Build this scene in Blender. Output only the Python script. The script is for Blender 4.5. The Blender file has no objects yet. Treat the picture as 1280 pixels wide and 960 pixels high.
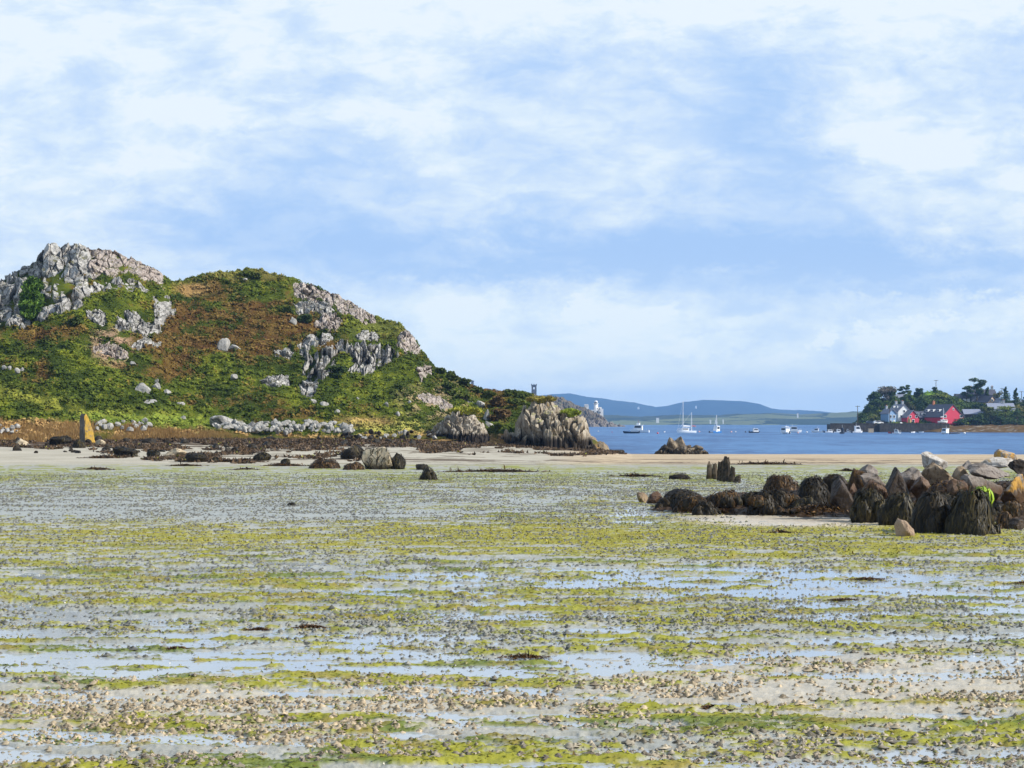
import bpy, bmesh, math, random
import numpy as np
from mathutils import Vector, Matrix

# ------------------------------------------------------------------ camera, sky, sun, exposure
SC = bpy.context.scene
COL = SC.collection
F = 2200.0            # focal length in pixels of a 1280 wide picture
HY = 529.0            # horizon row
CZ = 3.0              # eye height over the mud
SEA = -0.6
cam = bpy.data.cameras.new('camera')
cam.sensor_width = 36.0
cam.lens = 36.0 * F / 1280.0
cam.shift_y = (HY - 480.0) / 1280.0
cam.clip_start = 0.5
cam.clip_end = 30000
camo = bpy.data.objects.new('camera', cam)
camo.location = (0, 0, CZ)
camo.rotation_euler = (math.radians(90), 0, 0)
COL.objects.link(camo)
SC.camera = camo

SUN_DIR = Vector((0.84, -0.20, 0.58)).normalized()
SUN_EL = math.asin(SUN_DIR.z)
SUN_ROT = math.atan2(SUN_DIR.x, SUN_DIR.y)
sl = bpy.data.lights.new('sun', 'SUN')
sl.energy = 5.0
sl.angle = math.radians(0.5)
sl.color = (1.0, 0.955, 0.88)
so = bpy.data.objects.new('sun', sl)
so.rotation_euler = SUN_DIR.to_track_quat('Z', 'Y').to_euler()
so.location = (200, -100, 150)
COL.objects.link(so)

SC.view_settings.view_transform = 'Standard'
SC.view_settings.look = 'None'
SC.view_settings.gamma = 1.0
SC.view_settings.exposure = 0.22
SC.render.engine = 'CYCLES'
SC.cycles.use_denoising = True
SC.cycles.max_bounces = 5
SC.cycles.diffuse_bounces = 2
SC.cycles.glossy_bounces = 2
SC.cycles.transmission_bounces = 2
SC.cycles.volume_bounces = 0
SC.cycles.caustics_reflective = False
SC.cycles.caustics_refractive = False
SC.cycles.use_adaptive_sampling = True
SC.cycles.adaptive_threshold = 0.02


class NT:
    """small helper for writing node trees"""
    def __init__(s, tree):
        s.t = tree
        s.n = tree.nodes
        s.l = tree.links

    def add(s, typ, ins=None, **props):
        nd = s.n.new(typ)
        for k, v in props.items():
            setattr(nd, k, v)
        for k, v in (ins or {}).items():
            s.set(nd, k, v)
        return nd

    def set(s, nd, k, v):
        sock = nd.inputs[k]
        if isinstance(v, bpy.types.NodeSocket):
            s.l.new(v, sock)
        else:
            if isinstance(v, (tuple, list)) and len(v) == 3 and sock.type == 'RGBA':
                v = (*v, 1)
            sock.default_value = v

    def m(s, op, a, b=0.0, c=None):
        ins = {0: a, 1: b}
        if c is not None:
            ins[2] = c
        return s.add('ShaderNodeMath', ins, operation=op).outputs[0]

    def mix(s, f, a, b, mode='MIX'):
        nd = s.add('ShaderNodeMix', data_type='RGBA', blend_type=mode)
        s.set(nd, 0, f)
        s.set(nd, 6, a)
        s.set(nd, 7, b)
        return nd.outputs[2]

    def noise(s, vec, scale, detail=4, rough=0.55, dist=0.0):
        return s.add('ShaderNodeTexNoise', {'Vector': vec, 'Scale': scale, 'Detail': detail,
                                            'Roughness': rough, 'Distortion': dist}).outputs[0]

    def ramp(s, v, lo, hi):
        nd = s.add('ShaderNodeMapRange', {0: v, 1: lo, 2: hi, 3: 0.0, 4: 1.0}, interpolation_type='SMOOTHSTEP')
        return nd.outputs[0]

    def scalev(s, vec, xyz):
        return s.add('ShaderNodeVectorMath', {0: vec, 1: xyz}, operation='MULTIPLY').outputs[0]


def make_world():
    w = bpy.data.worlds.new('World')
    SC.world = w
    w.use_nodes = True
    T = NT(w.node_tree)
    T.n.clear()
    out = T.add('ShaderNodeOutputWorld')
    sky = T.add('ShaderNodeTexSky', sky_type='NISHITA', sun_disc=False, sun_elevation=SUN_EL,
                sun_rotation=SUN_ROT)
    d = T.add('ShaderNodeTexCoord').outputs['Generated']
    sep = T.add('ShaderNodeSeparateXYZ', {0: d})
    ay = T.m('ADD', T.m('ABSOLUTE', sep.outputs[1]), 0.06)
    u0 = T.m('DIVIDE', sep.outputs[0], ay)
    v0 = T.m('DIVIDE', sep.outputs[2], ay)
    q = T.add('ShaderNodeCombineXYZ', {0: u0, 1: T.m('MULTIPLY', v0, 1.7), 2: 0.3}).outputs[0]
    wn = T.add('ShaderNodeTexNoise', {'Vector': q, 'Scale': 16.0, 'Detail': 9, 'Roughness': 0.74})
    wsep = T.add('ShaderNodeSeparateXYZ', {0: wn.outputs['Color']})
    u = T.m('ADD', u0, T.m('MULTIPLY', T.m('SUBTRACT', wsep.outputs[0], 0.5), 0.075))
    v = T.m('ADD', v0, T.m('MULTIPLY', T.m('SUBTRACT', wsep.outputs[1], 0.5), 0.060))

    fb = T.noise(q, 11.0, 8, 0.62, 0.3)
    tex = T.m('ADD', .15, T.m('MULTIPLY', fb, 1.7))

    def blob(px, py, rx, ry, amp, hard=False):
        cu, cv = (px - 640) / F, (HY - py) / F
        a = T.m('MULTIPLY', T.m('SUBTRACT', u, cu), F / rx)
        b = T.m('MULTIPLY', T.m('SUBTRACT', v, cv), F / ry)
        r2 = T.m('ADD', T.m('MULTIPLY', a, a), T.m('MULTIPLY', b, b))
        if hard:
            e = T.add('ShaderNodeMapRange', {0: r2, 1: 0.35, 2: 1.6, 3: 1.0, 4: 0.0}, interpolation_type='SMOOTHSTEP').outputs[0]
        else:
            e = T.m('POWER', 2.718, T.m('MULTIPLY', r2, -1.0))
        return T.m('MULTIPLY', T.m('MULTIPLY', e, amp), tex)
    # bright banks (+) and blue-grey gaps (-), by direction in the sky
    blobs = [(150, 40, 480, 120, .42), (640, 20, 420, 90, .42), (1130, 40, 260, 100, .36),
             (350, 163, 170, 26, .22, True), (130, 240, 230, 60, .30), (580, 265, 60, 80, .40),
             (1100, 165, 120, 58, .34, True), (1240, 215, 120, 40, .40), (1150, 290, 90, 40, .26),
             (740, 215, 90, 70, .20), (60, 180, 130, 50, .10), (735, 397, 26, 13, .55, True), (1062, 432, 46, 20, .45, True),
             (990, 437, 18, 13, .5, True), (1225, 395, 60, 22, .3, True), (820, 378, 260, 22, .22), (720, 440, 320, 40, .22), (880, 445, 60, 14, .35, True), (800, 400, 40, 9, .3, True), (640, 405, 120, 14, .24), (1140, 412, 50, 10, .3, True), (1030, 470, 160, 12, .3), (700, 475, 120, 10, .3), (900, 415, 90, 10, .26),
             (960, 215, 110, 130, -.36), (1000, 338, 330, 24, -.60), (1120, 374, 190, 9, -.4), (560, 352, 120, 12, -.3), (620, 335, 240, 36, -.36), (420, 300, 150, 40, -.2), (720, 170, 120, 60, -.12),
             (700, 120, 240, 60, -.06), (120, 130, 200, 30, -.14), (1230, 90, 70, 22, -.16), (250, 300, 150, 35, -.16)]
    c = 0.53
    for bl in blobs:
        c = T.m('ADD', c, blob(*bl))
    fb2 = T.noise(T.scalev(q, (.9, 1.3, 1)), 34.0, 8, 0.64, .4)
    c = T.m('ADD', c, T.m('MULTIPLY', T.m('SUBTRACT', T.ramp(fb, .30, .70), 0.5), 0.50))
    c = T.m('ADD', c, T.m('MULTIPLY', T.m('SUBTRACT', T.ramp(fb2, .34, .66), 0.5), 0.33))
    cr = T.add('ShaderNodeValToRGB', {0: c})
    cr.color_ramp.interpolation = 'B_SPLINE'
    el = cr.color_ramp.elements
    el[0].position = 0.0
    el[0].color = (0.36, 0.545, 0.85, 1)
    el[1].position = 1.0
    el[1].color = (0.80, 0.865, 0.91, 1)
    e = el.new(0.35)
    e.color = (0.465, 0.63, 0.88, 1)
    e = el.new(0.62)
    e.color = (0.60, 0.725, 0.885, 1)
    e = el.new(0.82)
    e.color = (0.685, 0.80, 0.89, 1)
    # the air is brighter low down
    low = T.ramp(v0, 0.10, 0.0)
    crc = T.mix(T.m('MULTIPLY', low, .55), cr.outputs[0], (0.98, 1.10, 1.06))
    # towards the zenith the cover opens up
    hi = T.ramp(v0, 0.30, 0.9)
    fac = T.m('SUBTRACT', 0.93, T.m('MULTIPLY', hi, 0.35))
    skys = T.mix(1.0, sky.outputs[0], (0.10, 0.10, 0.10), 'MULTIPLY')
    colr = T.mix(fac, skys, crc)
    bg = T.add('ShaderNodeBackground', {0: colr, 1: 1.0})
    # same sky with the physically bright part kept at 0.1
    T.l.new(bg.outputs[0], out.inputs[0])


make_world()

# ------------------------------------------------------------------ number helpers
RNG = np.random.default_rng(7)
random.seed(7)
_P = np.random.default_rng(3).random((64, 64, 64)).astype(np.float32)


def vnoise(p):
    p = np.asarray(p, dtype=np.float64)
    i = np.floor(p).astype(np.int64)
    f = p - i
    f = f * f * (3 - 2 * f)
    i0 = i & 63
    i1 = (i + 1) & 63
    x0, y0, z0 = i0[..., 0], i0[..., 1], i0[..., 2]
    x1, y1, z1 = i1[..., 0], i1[..., 1], i1[..., 2]
    fx, fy, fz = f[..., 0], f[..., 1], f[..., 2]
    a = _P[x0, y0, z0] * (1 - fx) + _P[x1, y0, z0] * fx
    b = _P[x0, y1, z0] * (1 - fx) + _P[x1, y1, z0] * fx
    c = _P[x0, y0, z1] * (1 - fx) + _P[x1, y0, z1] * fx
    d = _P[x0, y1, z1] * (1 - fx) + _P[x1, y1, z1] * fx
    e = a * (1 - fy) + b * fy
    g = c * (1 - fy) + d * fy
    return e * (1 - fz) + g * fz


def fbm(p, octv=4, gain=0.5, lac=2.03):
    p = np.asarray(p, dtype=np.float64)
    s = 0
    a = 1.0
    t = 0
    for k in range(octv):
        s = s + a * vnoise(p + 17.3 * k)
        t += a
        a *= gain
        p = p * lac
    return s / t            # 0..1, mean .5


def P3(x, y, z=0.0):
    x, y = np.broadcast_arrays(np.asarray(x, float), np.asarray(y, float))
    return np.stack([x, y, np.broadcast_to(np.asarray(z, float), x.shape)], -1)


def _h2(i, j, k):
    v = np.sin(i * 127.1 + j * 311.7 + k * 74.7) * 43758.5453
    return v - np.floor(v)


def voronoi(x, y, seed=0):
    """cells in 2-D: returns F1, F2, hash of cell, offset to the centre"""
    ix = np.floor(x)
    iy = np.floor(y)
    f1 = np.full(x.shape, 9.0)
    f2 = np.full(x.shape, 9.0)
    hh = np.zeros(x.shape)
    ox = np.zeros(x.shape)
    oy = np.zeros(x.shape)
    for a in (-1, 0, 1):
        for b in (-1, 0, 1):
            cx = ix + a
            cy = iy + b
            dx = cx + _h2(cx, cy, seed + 1) - x
            dy = cy + _h2(cx, cy, seed + 2) - y
            d = np.sqrt(dx * dx + dy * dy)
            n = d < f1
            f2 = np.where(n, f1, np.minimum(f2, d))
            hh = np.where(n, _h2(cx, cy, seed + 3), hh)
            ox = np.where(n, dx, ox)
            oy = np.where(n, dy, oy)
            f1 = np.where(n, d, f1)
    return f1, f2, hh, ox, oy


def sstep(x, a, b):
    t = np.clip((x - a) / (b - a), 0, 1)
    return t * t * (3 - 2 * t)


def pt(px, py, Y):
    return np.stack(np.broadcast_arrays((px - 640.0) / F * Y, np.asarray(Y, float) * 1.0, CZ + (HY - py) / F * Y), -1)


def px_of(x, Y):
    return 640.0 + x / Y * F


def rank01(a):
    r = np.empty(a.size)
    r[np.argsort(a.ravel(), kind='stable')] = np.linspace(0, 1, a.size)
    return r.reshape(a.shape)


def ell(px, py, cx, cy, rx, ry, soft=0.5):
    r = np.sqrt(((px - cx) / rx) ** 2 + ((py - cy) / ry) ** 2)
    return 1 - sstep(r, 1 - soft, 1 + soft)


def poly_sd(px, py, poly):
    """signed distance to a polygon, positive inside"""
    n = len(poly)
    best = np.full(px.shape, 1e9)
    ins = np.zeros(px.shape, bool)
    for i in range(n):
        x0, y0 = poly[i]
        x1, y1 = poly[(i + 1) % n]
        ex, ey = x1 - x0, y1 - y0
        t = np.clip(((px - x0) * ex + (py - y0) * ey) / (ex * ex + ey * ey + 1e-9), 0, 1)
        dd = (px - x0 - t * ex) ** 2 + (py - y0 - t * ey) ** 2
        best = np.minimum(best, dd)
        c = ((y0 > py) != (y1 > py)) & (px < (x1 - x0) * (py - y0) / (y1 - y0 + 1e-12) + x0)
        ins ^= c
    return np.where(ins, 1, -1) * np.sqrt(best)


# ------------------------------------------------------------------ object helpers
def props(o, label=None, cat=None, group=None, kind=None):
    if label:
        o['label'] = label
    if cat:
        o['category'] = cat
    if group:
        o['group'] = group
    if kind:
        o['kind'] = kind
    return o


def mesh(name, V, Fc, mat, parent=None, smooth=False, col=None, attrs=None, loc=None):
    me = bpy.data.meshes.new(name)
    V = np.ascontiguousarray(V, dtype=np.float32).reshape(-1, 3)
    if isinstance(Fc, np.ndarray):
        nf, k = Fc.shape
        li = np.ascontiguousarray(Fc, dtype=np.int32).ravel()
        ls = np.arange(0, nf * k, k, dtype=np.int32)
    else:
        nf = len(Fc)
        li = np.array([i for f in Fc for i in f], dtype=np.int32)
        ln = np.array([len(f) for f in Fc], dtype=np.int32)
        ls = np.concatenate([[0], np.cumsum(ln)[:-1]]).astype(np.int32)
    me.vertices.add(len(V))
    me.vertices.foreach_set('co', V.ravel())
    me.loops.add(len(li))
    me.loops.foreach_set('vertex_index', li)
    me.polygons.add(nf)
    me.polygons.foreach_set('loop_start', ls)
    me.polygons.foreach_set('use_smooth', np.full(nf, smooth, dtype=bool))
    if col is not None:
        c = np.ones((len(V), 4), np.float32)
        c[:, :3] = np.asarray(col, np.float32).reshape(-1, 3)
        at = me.color_attributes.new('Col', 'FLOAT_COLOR', 'POINT')
        at.data.foreach_set('color', c.ravel())
    for k, v in (attrs or {}).items():
        at = me.attributes.new(k, 'FLOAT', 'POINT')
        at.data.foreach_set('value', np.ascontiguousarray(v, np.float32).ravel())
    me.update(calc_edges=True)
    me.validate()
    me.materials.append(mat)
    o = bpy.data.objects.new(name, me)
    COL.objects.link(o)
    if parent:
        o.parent = parent
    if loc is not None:
        o.location = loc
    return o


def empty(name, loc, label, cat, group=None, rz=0.0):
    o = bpy.data.objects.new(name, None)
    o.empty_display_size = 0.3
    o.location = loc
    o.rotation_euler = (0, 0, rz)
    COL.objects.link(o)
    return props(o, label, cat, group)


def dup(root, loc=None, rz=None, label=None, scale=None):
    r = root.copy()
    COL.objects.link(r)
    if loc is not None:
        r.location = loc
    if rz is not None:
        r.rotation_euler = (0, 0, rz)
    if scale is not None:
        r.scale = scale
    if label:
        r['label'] = label
    for ch in root.children:
        c = ch.copy()
        COL.objects.link(c)
        c.parent = r
        for g in ch.children:
            d = g.copy()
            COL.objects.link(d)
            d.parent = c
    return r


def grid_faces(nr, nc):
    a = np.arange(nr * nc).reshape(nr, nc)
    return np.stack([a[:-1, :-1], a[:-1, 1:], a[1:, 1:], a[1:, :-1]], -1).reshape(-1, 4)


class MB:
    """collects shapes for one mesh"""
    def __init__(s):
        s.v = []
        s.f = []
        s.n = 0

    def put(s, V, Fs):
        V = np.asarray(V, float).reshape(-1, 3)
        s.v.append(V)
        s.f += [tuple(int(i) + s.n for i in f) for f in Fs]
        s.n += len(V)
        return s

    def box(s, c, d, rz=0.0, taper=1.0):
        x, y, z = d[0] / 2, d[1] / 2, d[2] / 2
        V = []
        for k, (zz, t) in enumerate(((-z, 1.0), (z, taper))):
            for sx, sy in ((-1, -1), (1, -1), (1, 1), (-1, 1)):
                V.append((sx * x * t, sy * y * t, zz))
        V = np.array(V)
        if rz:
            cc, ss = math.cos(rz), math.sin(rz)
            V = np.stack([V[:, 0] * cc - V[:, 1] * ss, V[:, 0] * ss + V[:, 1] * cc, V[:, 2]], -1)
        return s.put(V + np.array(c), [(3, 2, 1, 0), (4, 5, 6, 7), (0, 1, 5, 4), (1, 2, 6, 5), (2, 3, 7, 6), (3, 0, 4, 7)])

    def tube(s, a, b, r0, r1=None, n=6):
        r1 = r0 if r1 is None else r1
        a = np.array(a, float)
        b = np.array(b, float)
        d = (b - a) / (np.linalg.norm(b - a) + 1e-9)
        h = np.array((0, 0, 1.0)) if abs(d[2]) < .9 else np.array((1.0, 0, 0))
        e1 = np.cross(d, h)
        e1 /= np.linalg.norm(e1)
        e2 = np.cross(d, e1)
        an = np.linspace(0, 2 * math.pi, n, endpoint=False)
        ring = np.cos(an)[:, None] * e1 + np.sin(an)[:, None] * e2
        V = np.concatenate([a + ring * r0, b + ring * r1])
        fs = [(i, (i + 1) % n, n + (i + 1) % n, n + i) for i in range(n)]
        fs += [tuple(range(n - 1, -1, -1)), tuple(range(n, 2 * n))]
        return s.put(V, fs)

    def path(s, pts, rad, n=6):
        for i in range(len(pts) - 1):
            s.tube(pts[i], pts[i + 1], rad[i], rad[i + 1], n)
        return s

    def ico(s, c, r, sub=1, sc=(1, 1, 1)):
        D, Fs = icos(sub)
        return s.put(D * r * np.array(sc) + np.array(c), Fs)

    def prism(s, prof, y0, y1):
        """profile of (x,z) pushed along y"""
        n = len(prof)
        V = [(x, y0, z) for x, z in prof] + [(x, y1, z) for x, z in prof]
        fs = [tuple(range(n)), tuple(range(2 * n - 1, n - 1, -1))]
        fs += [((i + 1) % n, i, n + i, n + (i + 1) % n) for i in range(n)]
        return s.put(V, fs)

    def build(s, name, mat, parent=None, smooth=False, loc=None):
        return mesh(name, np.concatenate(s.v), s.f, mat, parent, smooth, loc=loc)


_ic = {}


def icos(sub):
    if sub not in _ic:
        bm = bmesh.new()
        bmesh.ops.create_icosphere(bm, subdivisions=sub, radius=1.0)
        bm.verts.ensure_lookup_table()
        D = np.array([v.co[:] for v in bm.verts])
        Fs = np.array([[v.index for v in f.verts] for f in bm.faces])
        bm.free()
        _ic[sub] = (D, Fs)
    return _ic[sub]


# ------------------------------------------------------------------ materials
def newmat(name):
    m = bpy.data.materials.new(name)
    m.use_nodes = True
    T = NT(m.node_tree)
    T.n.clear()
    out = T.add('ShaderNodeOutputMaterial')
    b = T.add('ShaderNodeBsdfPrincipled')
    T.l.new(b.outputs[0], out.inputs[0])
    return m, T, b


def plain(name, c, rough=0.6, var=0.15, scale=3.0, spec=0.3, metal=0.0):
    m, T, b = newmat(name)
    g = T.add('ShaderNodeNewGeometry').outputs['Position']
    n = T.noise(g, scale, 5, 0.6)
    col = T.mix(n, tuple(x * (1 - var) for x in c), tuple(min(1, x * (1 + var)) for x in c))
    T.set(b, 'Base Color', col)
    T.set(b, 'Roughness', rough)
    T.set(b, 'Specular IOR Level', spec)
    T.set(b, 'Metallic', metal)
    return m


def attrmat(name, rough=0.75, spec=0.15, var=0.35, scale=1.5, trans=0.0):
    """colour carried by the mesh, broken up by noise"""
    m, T, b = newmat(name)
    a = T.add('ShaderNodeVertexColor', layer_name='Col').outputs[0]
    g = T.add('ShaderNodeNewGeometry').outputs['Position']
    n = T.noise(g, scale, 5, 0.65)
    k = T.m('ADD', 1 - var, T.m('MULTIPLY', n, 2 * var))
    kc = T.add('ShaderNodeCombineColor', {0: k, 1: k, 2: k}).outputs[0]
    T.set(b, 'Base Color', T.mix(1.0, a, kc, 'MULTIPLY'))
    T.set(b, 'Roughness', rough)
    T.set(b, 'Specular IOR Level', spec)
    return m


def rockmat(name, c1, c2, c3, scale=1.0, lichen=None, band=None, moss=None, bump=0.35, dist=0.06, grain=9.0, wet=None, lich_at=(.58, .66), foli=0.0, aspect=False):
    m, T, b = newmat(name)
    geo = T.add('ShaderNodeNewGeometry')
    g = geo.outputs['Position']
    n1 = T.noise(g, 0.55 * scale, 6, 0.62, 0.6)
    n2 = T.noise(T.scalev(g, (1.6, 1.2, 0.45)), 1.6 * scale, 6, 0.68, 0.4)
    n3 = T.noise(g, grain * scale, 5, 0.7)
    col = T.mix(T.ramp(n1, 0.36, 0.64), c1, c2)
    col = T.mix(T.ramp(n2, 0.48, 0.68), col, c3)
    col = T.mix(T.m('MULTIPLY', T.ramp(n3, 0.5, 0.72), 0.55), col, tuple(x * 0.35 for x in c1))
    if foli:
        # dark partings along the bedding of the rock
        q = T.add('ShaderNodeSeparateXYZ', {0: g})
        qx = T.m('ADD', T.m('MULTIPLY', q.outputs[0], .30), T.m('MULTIPLY', q.outputs[2], -.22))
        qz = T.m('ADD', T.m('MULTIPLY', q.outputs[0], 1.1), T.m('MULTIPLY', q.outputs[2], 1.6))
        nf = T.noise(T.add('ShaderNodeCombineXYZ', {0: qx, 1: T.m('MULTIPLY', q.outputs[1], .3), 2: qz}).outputs[0], 1.0, 5, .7, .5)
        fl = T.m('SUBTRACT', 1.0, T.ramp(T.m('ABSOLUTE', T.m('SUBTRACT', nf, .5)), .0, .05))
        col = T.mix(T.m('MULTIPLY', fl, foli), col, tuple(x * .30 for x in c3))
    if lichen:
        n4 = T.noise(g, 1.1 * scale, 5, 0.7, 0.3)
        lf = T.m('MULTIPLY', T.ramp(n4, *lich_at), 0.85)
        if aspect:      # shade painted in: lichen colour cut on faces turned from the sun
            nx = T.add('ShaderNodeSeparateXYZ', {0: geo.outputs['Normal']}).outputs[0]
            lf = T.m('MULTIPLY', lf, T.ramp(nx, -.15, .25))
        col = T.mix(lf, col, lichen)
    if moss:
        nz = T.add('ShaderNodeSeparateXYZ', {0: geo.outputs['Normal']}).outputs[2]
        n5 = T.noise(g, 0.8 * scale, 5, 0.65)
        f = T.m('MULTIPLY', T.ramp(nz, 0.62, 0.9), T.ramp(n5, 0.46, 0.6))
        col = T.mix(f, col, moss)
    if band:
        z = T.add('ShaderNodeSeparateXYZ', {0: g}).outputs[2]
        zz = T.m('ADD', z, T.m('MULTIPLY', T.m('SUBTRACT', n2, 0.5), band[3]))
        f = T.add('ShaderNodeMapRange', {0: zz, 1: band[0], 2: band[1], 3: 1.0, 4: 0.0}, interpolation_type='SMOOTHSTEP').outputs[0]
        col = T.mix(f, col, T.mix(n3, band[2], tuple(x * 2.6 for x in band[2])))
    T.set(b, 'Base Color', col)
    T.set(b, 'Roughness', 0.85 if wet is None else wet)
    T.set(b, 'Specular IOR Level', 0.2)
    hb = T.m('ADD', T.m('MULTIPLY', n2, 0.6), T.m('MULTIPLY', n3, 0.4))
    bp = T.add('ShaderNodeBump', {'Strength': bump, 'Distance': dist, 'Height': hb})
    T.set(b, 'Normal', bp.outputs[0])
    return m


M = {}
M['crag'] = rockmat('pale_crag_rock', (.30, .285, .265), (.47, .45, .415), (.12, .115, .105), 1.0, foli=.7, moss=(.11, .10, .035), bump=.5, dist=.12, grain=5)
M['crag_pink'] = rockmat('pinkish_crag_rock', (.34, .28, .24), (.47, .41, .365), (.17, .14, .12), 1.0, foli=.6, moss=(.13, .11, .04), bump=.5, dist=.12, grain=5)
M['stone'] = rockmat('pale_field_stone', (.27, .26, .235), (.42, .40, .365), (.14, .13, .115), 2.0, bump=.4, grain=6)
M['shore_crag'] = rockmat('lichen_shore_rock', (.30, .25, .19), (.52, .47, .40), (.10, .08, .06), 1.6, lichen=(.46, .21, .03), moss=(.23, .21, .05), band=(1.75, 2.1, (.013, .010, .008), 1.4), bump=.6, dist=.15, grain=4, lich_at=(.63, .70))
M['shore_crag_tan'] = rockmat('tan_shore_rock', (.26, .215, .155), (.42, .37, .295), (.085, .07, .052), 1.5, lichen=(.42, .27, .09), moss=(.27, .26, .06), band=(1.15, 1.8, (.022, .017, .012), 3.0), bump=.6, dist=.15, grain=4, lich_at=(.62, .70))
M['skerry'] = rockmat('tan_skerry_rock', (.15, .115, .075), (.27, .215, .145), (.045, .035, .024), 1.6, band=(-.6, .15, (.022, .016, .008), 1.2), bump=.6, dist=.12, grain=4)
M['jetty_dark'] = rockmat('dark_wet_jetty_rock', (.026, .018, .012), (.065, .046, .032), (.012, .008, .006), 3.0, bump=.5, dist=.04, wet=.55)
M['jetty_brown'] = rockmat('brown_stained_jetty_rock', (.080, .038, .018), (.15, .095, .06), (.028, .016, .010), 3.0, bump=.5, dist=.04, wet=.6)
M['jetty_grey'] = rockmat('grey_jetty_rock', (.17, .14, .115), (.30, .26, .225), (.065, .048, .036), 2.5, band=(.75, 1.25, (.05, .026, .012), 1.1), bump=.5, dist=.05)
M['jetty_white'] = rockmat('white_jetty_rock', (.42, .385, .34), (.56, .52, .47), (.20, .165, .13), 2.5, lichen=(.40, .25, .08), bump=.5, dist=.05)
M['jetty_lichen'] = rockmat('orange_lichen_jetty_rock', (.26, .21, .165), (.38, .33, .275), (.10, .075, .055), 2.5, lichen=(.52, .27, .035), band=(.70, 1.1, (.04, .022, .010), 1.0), bump=.5, dist=.05, lich_at=(.46, .58))
M['jetty_tan'] = rockmat('tan_topped_rock', (.25, .18, .11), (.38, .29, .195), (.09, .06, .04), 2.5, bump=.5, dist=.05)
M['jetty_pink'] = rockmat('pinkish_brown_rock', (.27, .185, .125), (.36, .265, .19), (.13, .09, .06), 2.5, bump=.5, dist=.05)
M['beach_tan'] = rockmat('tan_weedy_rock', (.40, .32, .21), (.52, .43, .30), (.13, .095, .06), 2.0, band=(.05, .55, (.028, .02, .010), .9), bump=.5, dist=.05)
M['weed_rock'] = rockmat('weed_black_rock', (.016, .012, .007), (.040, .030, .016), (.008, .006, .004), 3.0, bump=.6, dist=.05, wet=.6)
M['standing'] = rockmat('yellow_lichen_standing_stone', (.15, .13, .105), (.22, .19, .15), (.08, .07, .06), 2.0, lichen=(.50, .30, .035), bump=.6, dist=.08, lich_at=(.30, .50), aspect=True)  # shaded side painted dark: yellow lichen masked to the sunward faces
M['leaf'] = attrmat('hill_leaves', .8, .08, .35, 1.2)
M['weed'] = attrmat('seaweed_fronds', .55, .25, .3, 4.0)
M['bark'] = plain('bark', (.10, .075, .05), .9, .3, 6)
M['timber'] = rockmat('weathered_black_timber', (.030, .023, .015), (.070, .055, .036), (.012, .009, .006), 6.0, bump=.5, dist=.03)
M['timber_pale'] = rockmat('weathered_pale_timber', (.095, .072, .048), (.17, .13, .09), (.04, .03, .02), 6.0, band=(.0, .9, (.03, .022, .012), .7), bump=.5, dist=.03)

# ------------------------------------------------------------------ the ground: mud flat and beach, one sheet
BX = [-900, -300, 0, 250, 500, 620, 745, 790, 1300, 2400]
ZB = [1.3, 1.3, 1.25, 1.4, 1.3, 0.8, 0.1, -.55, -.6, -.6]
YB = [160, 150, 160, 172, 180, 185, 190, 203, 203, 203]


def ground_z(x, Y):
    p = 640 + x / Y * F
    zb = np.interp(p, BX, ZB)
    yb = np.interp(p, BX, YB)
    s = np.clip((Y - 108) / (yb - 108), 0, None)
    s1 = np.minimum(s, 1)
    z = zb * s1 ** 1.25
    over = np.clip(Y - yb, 0, None)
    sea = sstep(p, 735, 790)
    return z - over * 0.035 * sea


def mud_fields(px, py, x, Y):
    W = np.interp(py, [540, 588, 600, 640, 680, 692, 705, 725, 760, 800, 822, 850, 868, 900, 925, 945, 1000],
                  [-.5, -.3, .02, .06, .06, .24, .46, .56, .55, .60, .68, .62, .42, .38, .42, .48, .54])
    W = W + .24 * ell(px, py, 950, 745, 460, 50, .6) - .14 * ell(px, py, 250, 735, 420, 45, .6)
    W = W + .28 * ell(px, py, 150, 832, 330, 22, .6) - .20 * ell(px, py, 1050, 860, 330, 40, .5)
    W = W + .20 * ell(px, py, 700, 850, 200, 28, .6) - .12 * ell(px, py, 240, 890, 330, 34, .5)
    W = W + .75 * ell(px, py, 800, 648, 42, 14, .5) + .7 * ell(px, py, 948, 602, 26, 3.4, .5) - .12 * ell(px, py, 1080, 905, 330, 28, .6)
    W = np.where(py < 690, np.minimum(W, .06 + .75 * ell(px, py, 800, 648, 42, 14, .5) + .7 * ell(px, py, 948, 602, 26, 3.4, .5)), W)
    A = np.interp(py, [560, 576, 584, 596, 606, 616, 640, 652, 664, 676, 690, 700, 740, 800, 850, 866, 890, 905, 930, 1000],
                  [.0, .0, .40, .60, .40, .14, .15, .38, .54, .60, .48, .38, .48, .48, .32, .08, .12, .28, .38, .44])
    A = A + .16 * ell(px, py, 700, 672, 420, 22, .6) - .2 * ell(px, py, 150, 645, 300, 22, .5)
    A = A + .35 * ell(px, py, 1080, 905, 330, 30, .5) - .18 * ell(px, py, 1080, 855, 300, 32, .4) + .25 * ell(px, py, 1000, 655, 260, 16, .5)
    A = A * (1 - ell(px, py, 1020, 649, 150, 9, .4))
    A = A + .3 * ell(px, py, 760, 632, 70, 6, .5) - .25 * ell(px, py, 420, 648, 160, 8, .5)
    beach = sstep(py, 590, 578)
    A = A * (1 - beach * sstep(px, 700, 300))
    return W, np.clip(A, 0, 1)


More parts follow.
